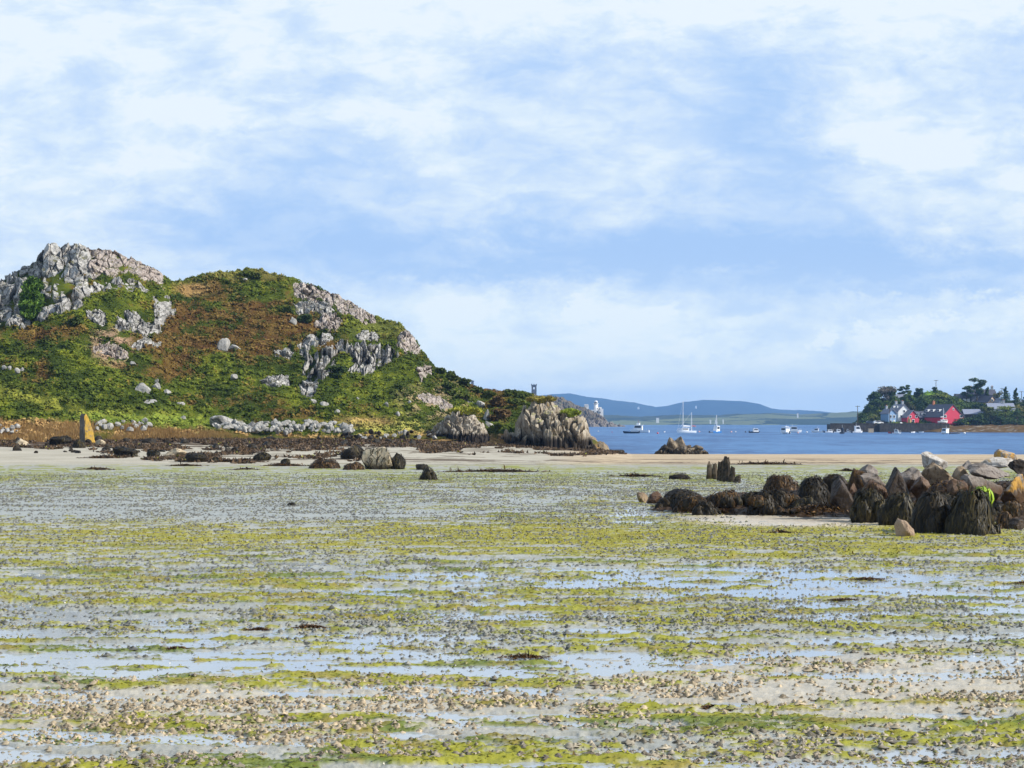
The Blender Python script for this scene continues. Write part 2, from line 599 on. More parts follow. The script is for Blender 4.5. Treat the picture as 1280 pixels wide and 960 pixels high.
def build_mud():
    rows = np.concatenate([np.linspace(1012, 700, 330), np.linspace(699.2, 600, 190), np.linspace(599.4, 560, 110)])
    # rows as depth on a flat floor, then continued over the beach towards land and sea
    Ys = (CZ * F) / (rows - HY)
    Ys = np.concatenate([Ys[Ys < 150], np.linspace(151, 215, 60), np.linspace(220, 420, 20)])
    cols = np.concatenate([np.linspace(-700, -125, 60), np.linspace(-120, 1400, 980), np.linspace(1410, 2000, 60)])
    PX, YY = np.meshgrid(cols, Ys)
    X = (PX - 640) / F * YY
    PY = HY + CZ * F / YY
    z0 = ground_z(X, YY)
    PYr = HY + (CZ - z0) * F / YY            # row where this bit of ground shows
    W, A = mud_fields(PX, PY, X, YY)
    wv = fbm(P3(X * .5, YY * .5, 4.4), 3) - .5
    n1 = .27 * fbm(P3(X * .30 + wv, YY * .80 + wv * 2, 1.1), 4, .58) + .73 * fbm(P3(X * .85 + wv, YY * 3.1, 3.1), 6, .68)
    near = YY < 112
    u1 = np.zeros_like(n1)
    u1[near] = rank01(n1[near])
    n1b = fbm(P3(X * 1.6, YY * 3.0, 2.7), 4, .55)
    h = np.where(near, (u1 - W), .3)
    h = np.clip(h, -.5, .30) * .085 + (n1b - .5) * .030
    # bumpy mud at hand-size
    h += (fbm(P3(X * 8, YY * 8, 8.3), 4, .65) - .45) * .050 * sstep(h, -.016, .004)
    n2 = .26 * fbm(P3(X * .34 + 40 + wv, YY * .9 + wv * 1.5, 5.1), 4, .60) + .74 * fbm(P3(X * .85 + 40, YY * 3.2, 7.1), 6, .70)
    u2 = rank01(n2)
    n2b = fbm(P3(X * 5, YY * 5, 6.7), 4, .6)
    am = sstep(u2 + (n2b - .5) * .55, 1 - A - .10, 1 - A + .12)
    am *= sstep(A, 0.0, .06)
    dep = sstep(h, -.045, -.018)
    am *= dep * np.where(near, 1, sstep(YY, 175, 150))
    h += am * (.010 + .030 * fbm(P3(X * 7, YY * 7, 3.3), 3)) * sstep(YY, 200, 120)
    fade = sstep(YY, 150, 112)
    z = z0 + np.where(near, h, h * fade * .5 + .03 * (n1b - .5))
    # colours the ground has: mud, pale sand, green algae, rusty weed film
    k = fbm(P3(X * .9, YY * 1.7, 12.0), 4)[..., None]
    mud = (1 - k) * np.array([.235, .235, .20]) + k * np.array([.42, .405, .34])
    tan = np.clip(ell(PX, PY, 1050, 858, 330, 44, .5) + ell(PX, PY, 280, 890, 380, 42, .5) * .8, 0, 1)[..., None]
    mud = mud * (1 - .5 * tan) + .5 * tan * np.array([.55, .455, .325])
    grey = (sstep(PY, 585, 600) * sstep(PY, 662, 640))[..., None]
    mud = mud * (1 - .7 * grey) + .7 * grey * ((1 - k) * np.array([.22, .23, .205]) + k * np.array([.35, .36, .32]))
    a1 = fbm(P3(X * .5, YY * 1.2, 31.0), 4)
    a2 = fbm(P3(X * 2.2, YY * 3.2, 37.0), 4)
    g1 = np.array([.275, .265, .030])
    g2 = np.array([.135, .165, .030])
    g3 = np.array([.26, .20, .050])
    s1 = sstep(a1, .54, .70)[..., None]
    s2 = sstep(a2, .52, .68)[..., None]
    alg = g1 * (1 - s1) + g2 * s1
    alg = alg * (1 - .75 * s2) + g3 * .75 * s2
    midb = (sstep(PY, 640, 665) * sstep(PY, 705, 685))[..., None]
    alg = alg * (1 - .6 * midb) + .6 * midb * np.array([.335, .298, .045])
    farg = sstep(PY, 612, 596)[..., None]
    alg = alg * (1 - .55 * farg) + .55 * farg * np.array([.255, .275, .09])
    c = mud * (1 - am[..., None]) + alg * am[..., None]
    # pale sand: right of the rocks, sand bar and left beach
    sandm = np.clip(ell(PX, PY, 1015, 650, 150, 10, .4) * 1.4 * sstep(n1b, .30, .40) + ell(PX, PY, 900, 643, 60, 3, .5) + 1.3 * ell(PX, PY, 1290, 646, 70, 10, .5), 0, 1)
    bar = sstep(PYr, 583, 578) * sstep(PX, 640, 720)
    lb = sstep(PYr, 584, 578) * sstep(PX, 760, 640)
    sn = fbm(P3(X * .35, YY * .8, 21.0), 5)[..., None]
    sandc = (1 - sn) * np.array([.40, .33, .235]) + sn * np.array([.60, .52, .40])
    barc = (1 - sn) * np.array([.34, .25, .15]) + sn * np.array([.56, .45, .31])
    lbc = (1 - sn) * np.array([.32, .285, .215]) + sn * np.array([.50, .455, .365])
    c = c * (1 - sandm[..., None]) + sandc * sandm[..., None]
    c = c * (1 - bar[..., None]) + barc * bar[..., None]
    c = c * (1 - lb[..., None]) + lbc * lb[..., None]
    # weed film on the beach
    wk = fbm(P3(X * .22, YY * .9, 51.0), 5, .6)
    wr = np.clip(sstep(PYr, 560, 553) * .9 * sstep(PX, 780, 700), 0, 1)
    st = np.clip(sstep(wk, .56, .62) * (bar * sstep(PYr, 571, 576) + lb * .8 * sstep(PX, 120, 300)), 0, 1)
    st = np.maximum(st, np.where(wr > 0, sstep(wk + wr * .35, .56, .66) * (wr > .02), 0))
    c = c * (1 - st[..., None]) + st[..., None] * np.array([.075, .045, .022])
    wet = np.clip(sstep(h, .080, .0) * near, 0, 1) * (1 - am * .5)
    m, T, b = newmat('tidal_mud')
    a = T.add('ShaderNodeVertexColor', layer_name='Col').outputs[0]
    g = T.add('ShaderNodeNewGeometry').outputs['Position']
    nn = T.noise(g, 26.0, 5, .7)
    n3 = T.noise(T.scalev(g, (1, 1.6, 1)), 5.0, 5, .65)
    kk = T.m('ADD', .50, T.m('ADD', T.m('MULTIPLY', nn, .55), T.m('MULTIPLY', n3, .45)))
    T.set(b, 'Base Color', T.mix(1.0, a, T.add('ShaderNodeCombineColor', {0: kk, 1: kk, 2: kk}).outputs[0], 'MULTIPLY'))
    wa = T.add('ShaderNodeAttribute', attribute_name='wet').outputs['Fac']
    T.set(b, 'Roughness', T.m('SUBTRACT', .85, T.m('MULTIPLY', wa, .56)))
    T.set(b, 'Specular IOR Level', T.m('ADD', .12, T.m('MULTIPLY', wa, .42)))
    bp = T.add('ShaderNodeBump', {'Strength': .45, 'Distance': .02, 'Height': nn})
    T.set(b, 'Normal', bp.outputs[0])
    global MUDG, ALG, ALGC
    MUDG = (cols, Ys, z)
    ALG = (cols, Ys, am)
    ALGC = alg
    o = mesh('mud_flat', np.stack([X, YY, z], -1), grid_faces(*X.shape), m, smooth=True, col=c, attrs={'wet': wet})
    props(o, kind='structure')


build_mud()


def mud_z(px, Y):
    c, r, z = MUDG
    fi = np.interp(px, c, np.arange(len(c)))
    fj = np.interp(Y, r, np.arange(len(r)))
    i0 = np.clip(fi.astype(int), 0, len(c) - 2)
    j0 = np.clip(fj.astype(int), 0, len(r) - 2)
    a, b = fi - i0, fj - j0
    return (z[j0, i0] * (1 - a) * (1 - b) + z[j0, i0 + 1] * a * (1 - b) + z[j0 + 1, i0] * (1 - a) * b + z[j0 + 1, i0 + 1] * a * b)



def build_water():
    # film of sea water left standing in the hollows of the mud
    m, T, b = newmat('shallow_pool_water')
    g = T.add('ShaderNodeNewGeometry').outputs['Position']
    T.set(b, 'Base Color', (.36, .385, .40))
    T.set(b, 'Roughness', .09)
    T.set(b, 'IOR', 1.33)
    n = T.noise(T.scalev(g, (.6, 1.6, 1)), 3.0, 4, .6)
    T.set(b, 'Normal', T.add('ShaderNodeBump', {'Strength': .06, 'Distance': .02, 'Height': n}).outputs[0])
    Y = np.linspace(10, 107, 30)
    px = np.linspace(-650, 1950, 20)
    PX, YY = np.meshgrid(px, Y)
    o = mesh('pool_water', np.stack([(PX - 640) / F * YY, YY, 0 * YY], -1), grid_faces(*PX.shape), m, smooth=True)
    props(o, kind='structure')
    # the bay
    m, T, b = newmat('bay_water')
    g = T.add('ShaderNodeNewGeometry').outputs['Position']
    n1 = T.noise(T.scalev(g, (.030, .010, 1)), 1.0, 5, .6)
    n2 = T.noise(T.scalev(g, (.35, .12, 1)), 1.0, 5, .65)
    n = T.m('ADD', T.m('MULTIPLY', n1, .5), T.m('MULTIPLY', n2, .5))
    T.set(b, 'Base Color', T.mix(T.ramp(n, .42, .58), (.010, .066, .195), (.055, .160, .34)))
    T.set(b, 'Roughness', .42)
    T.set(b, 'Specular IOR Level', .12)
    n4 = T.noise(T.scalev(g, (.5, .22, 1)), 1.6, 4, .6)
    T.set(b, 'Normal', T.add('ShaderNodeBump', {'Strength': .35, 'Distance': .12, 'Height': n4}).outputs[0])
    Y = np.concatenate([np.linspace(192, 900, 60), np.linspace(950, 6400, 40)])
    x = np.linspace(-3200, 3200, 60)
    X, YY = np.meshgrid(x, Y)
    o = mesh('bay_water', np.stack([X, YY, 0 * X + SEA], -1), grid_faces(*X.shape), m, smooth=True)
    props(o, kind='structure')


build_water()

# ------------------------------------------------------------------ the hill on the left
HX = [-520, -400, -250, -100, 0, 30, 50, 65, 82, 100, 140, 175, 200, 213, 225, 240, 280, 315, 345, 370, 400, 435, 470, 500, 515, 530, 545, 562, 582, 600, 640, 665, 685, 705, 716, 760]
HS = [460, 430, 400, 372, 350, 335, 326, 314, 311, 310, 315, 328, 344, 351, 351, 348, 341, 338, 344, 351, 361, 376, 396, 407, 419, 440, 459, 470, 481, 487, 493, 495, 502, 525, 548, 553]
HBX = [-520, 0, 110, 250, 500, 560, 620, 690, 716, 760]
HB = [555, 553, 551, 549, 547, 548, 553, 556, 559, 562]
HY1X = [-520, 0, 140, 200, 215, 240, 320, 480, 540, 600, 700, 760]
HY1 = [238, 232, 235, 238, 243, 252, 256, 248, 236, 232, 222, 205]


def hill_pos(px, t):
    sky = np.interp(px, HX, HS)
    base = np.interp(px, HBX, HB)
    y0 = np.interp(px, BX, YB) + 0.5
    y1 = np.interp(px, HY1X, HY1)
    tt = np.clip(t, -0.05, 1)
    Y = y0 + (y1 - y0) * tt
    py = base + (sky - base) * tt
    p = pt(px, py, Y)
    o = np.clip(t - 1, 0, None)
    p[..., 1] += o * 80
    p[..., 0] += o * 80 * (px - 640) / F
    p[..., 2] -= o * o * 60 + o * 6
    return p


def hill_t(px, py):
    sky = np.interp(px, HX, HS)
    base = np.interp(px, HBX, HB)
    return (base - py) / (base - sky)


def hill_py(px, t):
    sky = np.interp(px, HX, HS)
    base = np.interp(px, HBX, HB)
    return base + (sky - base) * t


def hill_bump(p):
    return 1.3 * (fbm(p * .16, 4) - .5) + .55 * (fbm(p * .6 + 9, 3) - .5)


# rock: name, label, material, polygon in picture rows/columns, relief, cell size
CRAGS = [
    ('big pale rock face at the hill summit with ivy growing on it', 'crag', [(-8, 374), (18, 364), (40, 346), (48, 322), (60, 296), (106, 294), (113, 330), (112, 372), (96, 386), (60, 399), (40, 406), (-8, 412)], 2.2, 3.4),
    ('long dark grey crag sloping down to the left edge from the summit', 'crag', [(-90, 395), (-60, 352), (0, 333), (22, 325), (40, 312), (56, 300), (52, 345), (30, 360), (4, 374), (-30, 400)], 1.5, 2.2),
    ('pinkish slabby rock slope on the right shoulder of the summit', 'crag_pink', [(104, 296), (140, 299), (182, 312), (204, 332), (208, 362), (190, 354), (160, 343), (136, 342), (116, 348), (111, 330)], 1.1, 1.7),
    ('narrow curved band of pale rock below the summit slope', 'crag', [(113, 359), (128, 351), (146, 348), (166, 351), (184, 361), (198, 375), (192, 379), (166, 366), (142, 363), (116, 371)], 1.2, 1.4),
    ('broken pale blocks low on the summit crag above the bracken', 'crag', [(143, 396), (160, 384), (172, 387), (182, 401), (198, 407), (202, 412), (176, 419), (148, 414)], 1.1, 1.2),
    ('upright rock column at the right foot of the summit', 'crag', [(191, 386), (198, 371), (214, 371), (223, 386), (217, 397), (208, 404), (195, 406)], 1.2, 1.3),
    ('low broken rock ledge under the big summit face', 'crag', [(105, 388), (120, 384), (130, 392), (140, 402), (124, 404), (108, 398)], .8, .9),
    ('pale rocks around a bare pink soil scar below the summit', 'crag_pink', [(115, 430), (124, 427), (134, 430), (142, 428), (160, 438), (158, 449), (142, 446), (128, 444), (118, 440)], .9, .9),
    ('small pale ledge right of the bare soil scar', 'crag', [(163, 432), (172, 424), (186, 421), (200, 428), (198, 434), (182, 431), (170, 438)], .8, .9),
    ('pale stepped rocks highest on the rounded hill', 'crag_pink', [(365, 354), (382, 353), (400, 361), (414, 368), (406, 376), (384, 373), (367, 369)], .9, 1.0),
    ('grey rock ledge second from the top of the rounded hill', 'crag', [(360, 376), (375, 377), (400, 376), (424, 388), (405, 391), (385, 393), (371, 389)], 1.0, 1.2),
    ('cluster of rounded pale rocks right of a dark bush on the rounded hill', 'crag_pink', [(388, 403), (404, 392), (420, 394), (428, 405), (420, 413), (400, 411)], 1.0, 1.1),
    ('long bare pinkish slab on the right skyline of the hill', 'crag_pink', [(408, 364), (420, 360), (442, 376), (468, 390), (470, 402), (442, 403), (432, 393), (414, 383)], .9, 1.5),
    ('dark grey block left of the main fluted cliff', 'crag', [(370, 430), (384, 419), (400, 414), (413, 413), (415, 425), (401, 433), (386, 441), (373, 446)], 1.5, 1.8),
    ('main fluted cliff of pale vertical rock ribs on the rounded hill', 'crag', [(376, 462), (394, 437), (412, 432), (425, 424), (441, 431), (466, 434), (489, 432), (496, 445), (490, 453), (471, 463), (456, 469), (440, 469), (425, 463), (410, 471), (395, 478), (379, 471)], 2.4, 1.3),
    ('low dark rock left of the fluted cliff among red bracken', 'crag', [(341, 439), (362, 431), (368, 440), (360, 448), (342, 447)], 1.1, 1.5),
    ('pale rounded rock shoulder on the hill edge above the shrubs', 'crag_pink', [(494, 430), (504, 413), (516, 413), (525, 430), (523, 442), (505, 443)], .9, 1.3),
    ('small pale ledge directly above the fluted cliff', 'crag', [(443, 418), (452, 412), (470, 415), (474, 422), (458, 427), (446, 426)], .8, 1.0),
    ('rounded pale boulder outcrop below the left end of the fluted cliff', 'crag', [(374, 478), (384, 470), (396, 474), (398, 488), (388, 498), (376, 492)], 1.4, 1.8),
    ('dark low rocks in the bracken left of the rounded boulder outcrop', 'crag', [(322, 474), (340, 468), (362, 470), (362, 482), (342, 486), (326, 483)], .9, 1.2),
    ('pale rock pair on the hill edge among gorse', 'crag_pink', [(518, 464), (530, 453), (540, 456), (540, 467), (528, 473)], .8, 1.2),
    ('bare tan rock patch above the left shore outcrop', 'crag_pink', [(520, 495), (536, 488), (552, 494), (566, 506), (556, 515), (536, 508)], .5, 1.0),
]
HOLES = [(160, 346, 14, 3.5), (124, 353, 6, 4), (180, 372, 10, 5),
         (118, 378, 14, 5), (455, 428, 8, 3), (430, 452, 9, 10)]


def rock_mask(px, py):
    w = (fbm(P3(px * .11, py * .11, 3.0), 4) - .5) * 13
    m = np.zeros(px.shape)
    for lab, mt, poly, rel, cs in CRAGS:
        sd = poly_sd(px, py, poly) + w
        m = np.maximum(m, sstep(sd + .6, -1.5, 1.5))
    for cx, cy, rx, ry in HOLES:
        m = m * (1 - ell(px, py, cx, cy, rx, ry, .4))
    return m


def veg_colour(px, py, p, rnd):
    """natural colour of the cover at a place on the hill"""
    def C(*a):
        return np.array(a)
    n1 = fbm(P3(px * .030, py * .055, 1.7), 5, .58)
    n2 = fbm(P3(px * .022 + 9, py * .06 + 4, 6.7), 5, .58)
    n3 = fbm(P3(px * .10, py * .16, 2.9), 4)
    dark, mid, lite, red, tan, yel = C(.034, .050, .007), C(.082, .104, .011), C(.168, .180, .018), C(.098, .038, .014), C(.31, .19, .075), C(.20, .20, .030)
    g = dark + (mid - dark) * sstep(n1 + (n3 - .5) * .6 + (rnd - .5) * .35, .36, .60)[..., None]
    g = g + (lite - g) * (.75 * sstep(n1 + (n3 - .5) * .9 + (rnd - .5) * .3, .62, .80))[..., None]
    zr = (ell(px, py, 300, 400, 110, 42, .7) * .45 + ell(px, py, 215, 445, 40, 30, .6) * .5 + ell(px, py, 320, 512, 130, 20, .6) * .42 + ell(px, py, 40, 415, 70, 16, .6) * .35
          + ell(px, py, 60, 470, 90, 14, .6) * .22 + ell(px, py, 610, 500, 30, 26, .6) * .4 + ell(px, py, 355, 425, 60, 25, .6) * .35 + ell(px, py, 190, 470, 60, 35, .6) * .2)
    zr = zr - .5 * ell(px, py, 90, 500, 260, 34, .7) - .35 * ell(px, py, 480, 500, 90, 40, .6) - .3 * ell(px, py, 60, 445, 120, 14, .6)
    fr = sstep(n2 + zr * .40 + (n3 - .5) * .6 + (rnd - .5) * .30, .56, .78)
    rc = red + (C(.155, .085, .026) - red) * sstep(n3 + (rnd - .5) * .6, .42, .7)[..., None]
    g = g * (1 - .80 * fr[..., None]) + rc * .80 * fr[..., None]

    def lay(mask, c, k=1.0):
        nonlocal g
        mm = np.clip(mask * k, 0, 1)[..., None]
        g = g * (1 - mm) + c * mm
    line = np.interp(px, [-300, 0, 60, 110, 180, 260], [470, 490, 505, 521, 527, 534])
    lay(np.exp(-((py - line) / 7.5) ** 2) * sstep(n3 + (rnd - .5) * .3, .30, .52) * sstep(px, 300, 200), yel * 1.05, .9)
    lay(np.exp(-((py - 529) / 8.5) ** 2) * ell(px, py, 180, 528, 90, 20, .6), C(.16, .22, .03), .6)
    base = np.interp(px, HBX, HB)
    up = base - py
    top = np.interp(px, [-300, 0, 60, 110, 180, 250, 330, 480, 520, 560], [20, 24, 24, 20, 12, 8, 4, 4, 8, 6]) + (n3 - .5) * 12
    lay(sstep(up, top + 3, top - 3) * sstep(n1 + (rnd - .5) * .15, .26, .40), tan * (.75 + .5 * rnd[..., None]), .95)
    lay(ell(px, py, 480, 536, 70, 9, .6) * sstep(n3 + (rnd - .5) * .4, .35, .55), C(.36, .34, .08), .8)
    lay(ell(px, py, 460, 528, 34, 6, .6), tan, .7)
    lay(ell(px, py, 240, 362, 20, 7, .6), tan * 1.05, .9)
    lay(ell(px, py, 300, 345, 70, 6, .6) * sstep(n3, .4, .6), C(.19, .17, .04), .8)
    lay(ell(px, py, 140, 434, 26, 20, .5) * sstep(n3 + (rnd - .5) * .3, .40, .56), C(.40, .26, .17), .9)
    lay(ell(px, py, 545, 503, 40, 20, .6) * sstep(n3 + (rnd - .5) * .3, .46, .6), C(.38, .27, .16), .8)
    lay(ell(px, py, 480, 410, 40, 12, .6), C(.15, .16, .03), .7)
    return g


M['soil'] = attrmat('hill_ground', .95, .05, .4, 2.0)


def build_hill():
    cols = np.concatenate([np.linspace(-520, -60, 160), np.linspace(-58, 758, 700)])
    ts = np.concatenate([np.linspace(-.04, 1.0, 240), np.linspace(1.02, 1.9, 24)])
    PX, TT = np.meshgrid(cols, ts)
    p = hill_pos(PX, TT)
    PY = hill_py(PX, TT)
    k = hill_bump(p)
    p = p + k[..., None] * np.array([0, -.35, .9])
    rm = rock_mask(PX, PY)
    p[..., 2] -= rm * .5
    c = veg_colour(PX, PY, p, np.full(PX.shape, .5)) * .8
    o = mesh('hill', p, grid_faces(*PX.shape), M['soil'], smooth=True, col=c)
    props(o, kind='structure')


build_hill()


def crag_surface(px, t, rel, cs, seed):
    tall = 1.6 if rel > 2.3 else .85
    p = hill_pos(px, t)
    py = hill_py(px, t)
    X = p[..., 0]
    Hh = (HY - py) * .105 + np.clip(t - 1, 0, None) * 30
    wx = (fbm(P3(X * .35, Hh * .35, seed), 4) - .5) * 2.6
    lean = .35 if rel > 2.3 else .75
    a = (X + lean * Hh + wx) / (cs * (.62 if rel > 2.3 else .8))
    b = (Hh - .25 * X + wx * .7) / (cs * tall)
    f1, f2, hh, ox, oy = voronoi(a, b, seed)
    d = rel * (.42 * hh + .80 * (ox * np.sin(hh * 40) + oy * np.cos(hh * 23) * 1.2)) - rel * .55 * np.clip(1 - (f2 - f1) / .09, 0, 1)
    f1, f2, h2, ox, oy = voronoi(a * 2.3 + 5, b * 2.0 + 3, seed + 9)
    d += rel * .20 * (h2 - .5 + 2.0 * ox * np.sin(h2 * 31) + 1.4 * oy * np.cos(h2 * 19)) - rel * .26 * np.clip(1 - (f2 - f1) / .10, 0, 1)
    d += .45 * (fbm(P3(X * 1.7, Hh * 1.3, seed + 4), 4) - .5) * min(1.4, rel)
    # small steps, as along bedding
    d += .12 * rel * (np.sin(Hh * 3.1 + wx * 3) > .3)
    return p, py, d


def build_crags():
    for i, (lab, mt, poly, rel, cs) in enumerate(CRAGS):
        xs = [q[0] for q in poly]
        ys = [q[1] for q in poly]
        cols = np.arange(min(xs) - 6, max(xs) + 6, .55)
        tb = [hill_t(float(np.clip(a, min(xs), max(xs))), b) for a, b in poly]
        top = max(tb)
        top = min(top + .05, 1.25)
        bot = min(tb) - .04
        nr = int(max(20, (max(ys) - min(ys) + 14) / .55))
        ts = np.linspace(bot, top, min(nr, 260))
        PX, TT = np.meshgrid(cols, ts)
        p, py, d = crag_surface(PX, TT, rel, cs, 11 + 7 * i)
        w = (fbm(P3(PX * .11, py * .11, 3.0), 4) - .5) * 13
        sd = poly_sd(PX, py, poly) + w * .8
        m = sstep(sd + .9, -3.0, 2.2)
        for cx, cy, rx, ry in HOLES:
            m = m * (1 - .9 * ell(PX, py, cx, cy, rx, ry, .4))
        base = hill_bump(p)
        off = base * .6 + (d - .25 * rel) * m - 1.7 * (1 - m)
        V = p + off[..., None] * np.array([.10, -.80, .42])
        # closed underneath: the rim of the patch is bedded well into the hill
        fa = grid_faces(*PX.shape)
        mm = m.ravel()
        keep = mm[fa].max(axis=1) > 0.02
        o = mesh('rock_outcrop', V, fa[keep], M[mt], smooth=False)
        bm = bmesh.new()
        bm.from_mesh(o.data)
        bmesh.ops.delete(bm, geom=[v for v in bm.verts if not v.link_faces], context='VERTS')
        # give the rock its buried body
        be = [e for e in bm.edges if e.is_boundary]
        r = bmesh.ops.extrude_edge_only(bm, edges=be)
        for v in r['geom']:
            if isinstance(v, bmesh.types.BMVert):
                v.co += Vector((0, 2.0, -2.5))
        bm.to_mesh(o.data)
        bm.free()
        props(o, lab, 'rock outcrop')


build_crags()


def leaf_tris(c, size, up=None, flat=.5, rng=RNG, aspect=.5):
    """one small pointed leaf-clump face per centre"""
    n = len(c)
    d = rng.normal(size=(n, 3))
    d[:, 2] = np.abs(d[:, 2]) * (1 - flat) + flat
    if up is not None:
        d += up
    d /= np.linalg.norm(d, axis=1)[:, None]
    h = rng.normal(size=(n, 3))
    s = np.cross(d, h)
    s /= np.linalg.norm(s, axis=1)[:, None]
    L = (size * (.6 + .8 * rng.random(n)))[:, None]
    a = c - s * L * aspect
    b = c + s * L * aspect
    t = c + d * L
    V = np.stack([a, b, t], 1).reshape(-1, 3)
    Fc = np.arange(3 * n).reshape(n, 3)
    return V, Fc


def leafy(c, size, flat=.2, spread=.75, rng=RNG, aspect=.55):
    n = len(c)
    nn = rng.normal(size=(n, 3)) * spread + np.array([0.25, -.35, .75])
    nn /= np.linalg.norm(nn, axis=1)[:, None]
    h = rng.normal(size=(n, 3))
    d = np.cross(nn, h)
    d /= np.linalg.norm(d, axis=1)[:, None]
    s = np.cross(nn, d)
    L = (size * (.6 + .8 * rng.random(n)))[:, None]
    V = np.stack([c - s * L * aspect - d * L * .4, c + s * L * aspect - d * L * .4, c + d * L * .7], 1).reshape(-1, 3)
    return V, np.arange(3 * n).reshape(n, 3)


def build_cover():
    n = 560000
    px = RNG.uniform(-260, 735, n)
    t = RNG.uniform(0.0, 1.12, n) ** .95
    px, t = px[:], t[:]
    py = hill_py(px, t)
    rm = rock_mask(px, py)
    keep = RNG.random(n) > rm * 1.3
    px, t, py = px[keep], t[keep], py[keep]
    p = hill_pos(px, t)
    k = hill_bump(p)
    rnd = RNG.random(len(px))
    clump = fbm(p * .9 + 3, 3)
    tall = .25 + .75 * sstep(clump, .42, .66)
    p = p + k[:, None] * np.array([0, -.35, .9])
    p[:, 2] += (tall - .25) * .55 * RNG.random(len(px)) - .03
    c = veg_colour(px, py, p, rnd)
    c = c * (.80 + .40 * RNG.random(len(px)))[:, None] * 1.2
    size = .13 + .19 * tall
    V, Fc = leafy(p, size, spread=.38, aspect=.5)
    o = mesh('bracken_cover', V, Fc, M['leaf'], col=np.repeat(c, 3, axis=0))
    props(o, 'green and rusty bracken and heather covering the rounded hill', 'bracken', kind='stuff')
    # dry reed fringe on the bank above the beach
    n = 26000
    px = RNG.uniform(-300, 560, n)
    up = RNG.random(n) ** 1.3 * np.interp(px, [-300, 0, 110, 200, 260, 330, 480, 560], [24, 24, 20, 12, 6, 3, 4, 5])
    py = np.interp(px, HBX, HB) - up + 1
    t = hill_t(px, py)
    p = hill_pos(px, t)
    p = p + hill_bump(p)[:, None] * np.array([0, -.35, .9])
    h = .25 + .50 * sstep(px, 330, 200) * RNG.random(n) * (.4 + fbm(P3(px * .08, py * .1), 3))
    lean = RNG.normal(size=(n, 3)) * .18
    w = .035 + .05 * RNG.random(n)
    s = np.zeros((n, 3))
    s[:, 0] = w
    tip = p + np.stack([lean[:, 0], lean[:, 1], np.ones(n)], -1) * h[:, None]
    V = np.stack([p - s, p + s, tip], 1).reshape(-1, 3)
    rr = RNG.random(n)[:, None]
    c = np.array([.46, .29, .11]) * (1 - rr) + np.array([.27, .145, .05]) * rr
    gr = np.clip(sstep(fbm(P3(px * .03, py * .03, 8.0), 3), .50, .64) * .8 + .5 * sstep(px, 240, 340), 0, .9)[:, None]
    c = c * (1 - gr) + np.array([.22, .22, .04]) * gr
    o = mesh('dry_reeds', V, np.arange(3 * n).reshape(n, 3), M['leaf'], col=np.repeat(c, 3, axis=0))
    props(o, 'straw coloured dry grass along the bank above the beach', 'grass', kind='stuff')
    # ivy on the big summit face
    n = 2600
    a = RNG.random(n) * 2 * math.pi
    r = np.sqrt(RNG.random(n))
    px = 41 + np.cos(a) * r * 15
    py = 376 + np.sin(a) * r * 25 - (px - 40) * .35
    q = fbm(P3(px * .18, py * .18, 5.5), 3) > .40
    px, py = px[q], py[q]
    p, _, d = crag_surface(px, hill_t(px, py), 2.2, 3.4, 11)
    off = hill_bump(p) * .6 + np.maximum(d - .55, -.1) + .35
    p = p + off[:, None] * np.array([.10, -.80, .42])
    V, Fc = leaf_tris(p, np.full(len(p), .42), up=np.array([0, -1.2, .3]), flat=.1, aspect=.6)
    c = np.array([.085, .15, .022]) * (.5 + .9 * RNG.random(len(p)))[:, None]
    o = mesh('ivy', V, Fc, M['leaf'], col=np.repeat(c, 3, axis=0))
    props(o, 'bright green ivy climbing the big pale summit rock face', 'ivy')


build_cover()

# ------------------------------------------------------------------ boulders
def boulder_fn(seed, npl=12, cut=.72, rough=.10, tri=False):
    rg = np.random.default_rng(seed)
    npl = npl + 3
    N = rg.normal(size=(npl, 3))
    N /= np.linalg.norm(N, axis=1)[:, None]
    N[0] = (0, 0, -1)
    hgt = cut - .1 + (1.05 - cut) * rg.random(npl)
    if tri:
        N[1] = np.array((.75, -.2, .66))
        N[2] = np.array((-.8, -.2, .6))
        hgt[1] = hgt[2] = .52
        N[1] /= np.linalg.norm(N[1])
        N[2] /= np.linalg.norm(N[2])
    off = rg.random(3) * 30

    def rad(D):
        dd = D @ N.T
        r = np.where(dd > 1e-3, hgt / np.maximum(dd, 1e-3), 9).min(axis=1)
        r = np.minimum(r, 1.12)
        r = r * (1 + rough * 2 * (fbm(D * 1.7 + off, 4) - .5) + rough * .8 * (fbm(D * 6 + off, 3) - .5))
        return r
    return rad


def norm_shape(D, rad):
    V = D * rad(D)[:, None]
    lo, hi = V.min(0), V.max(0)
    return V, lo, hi


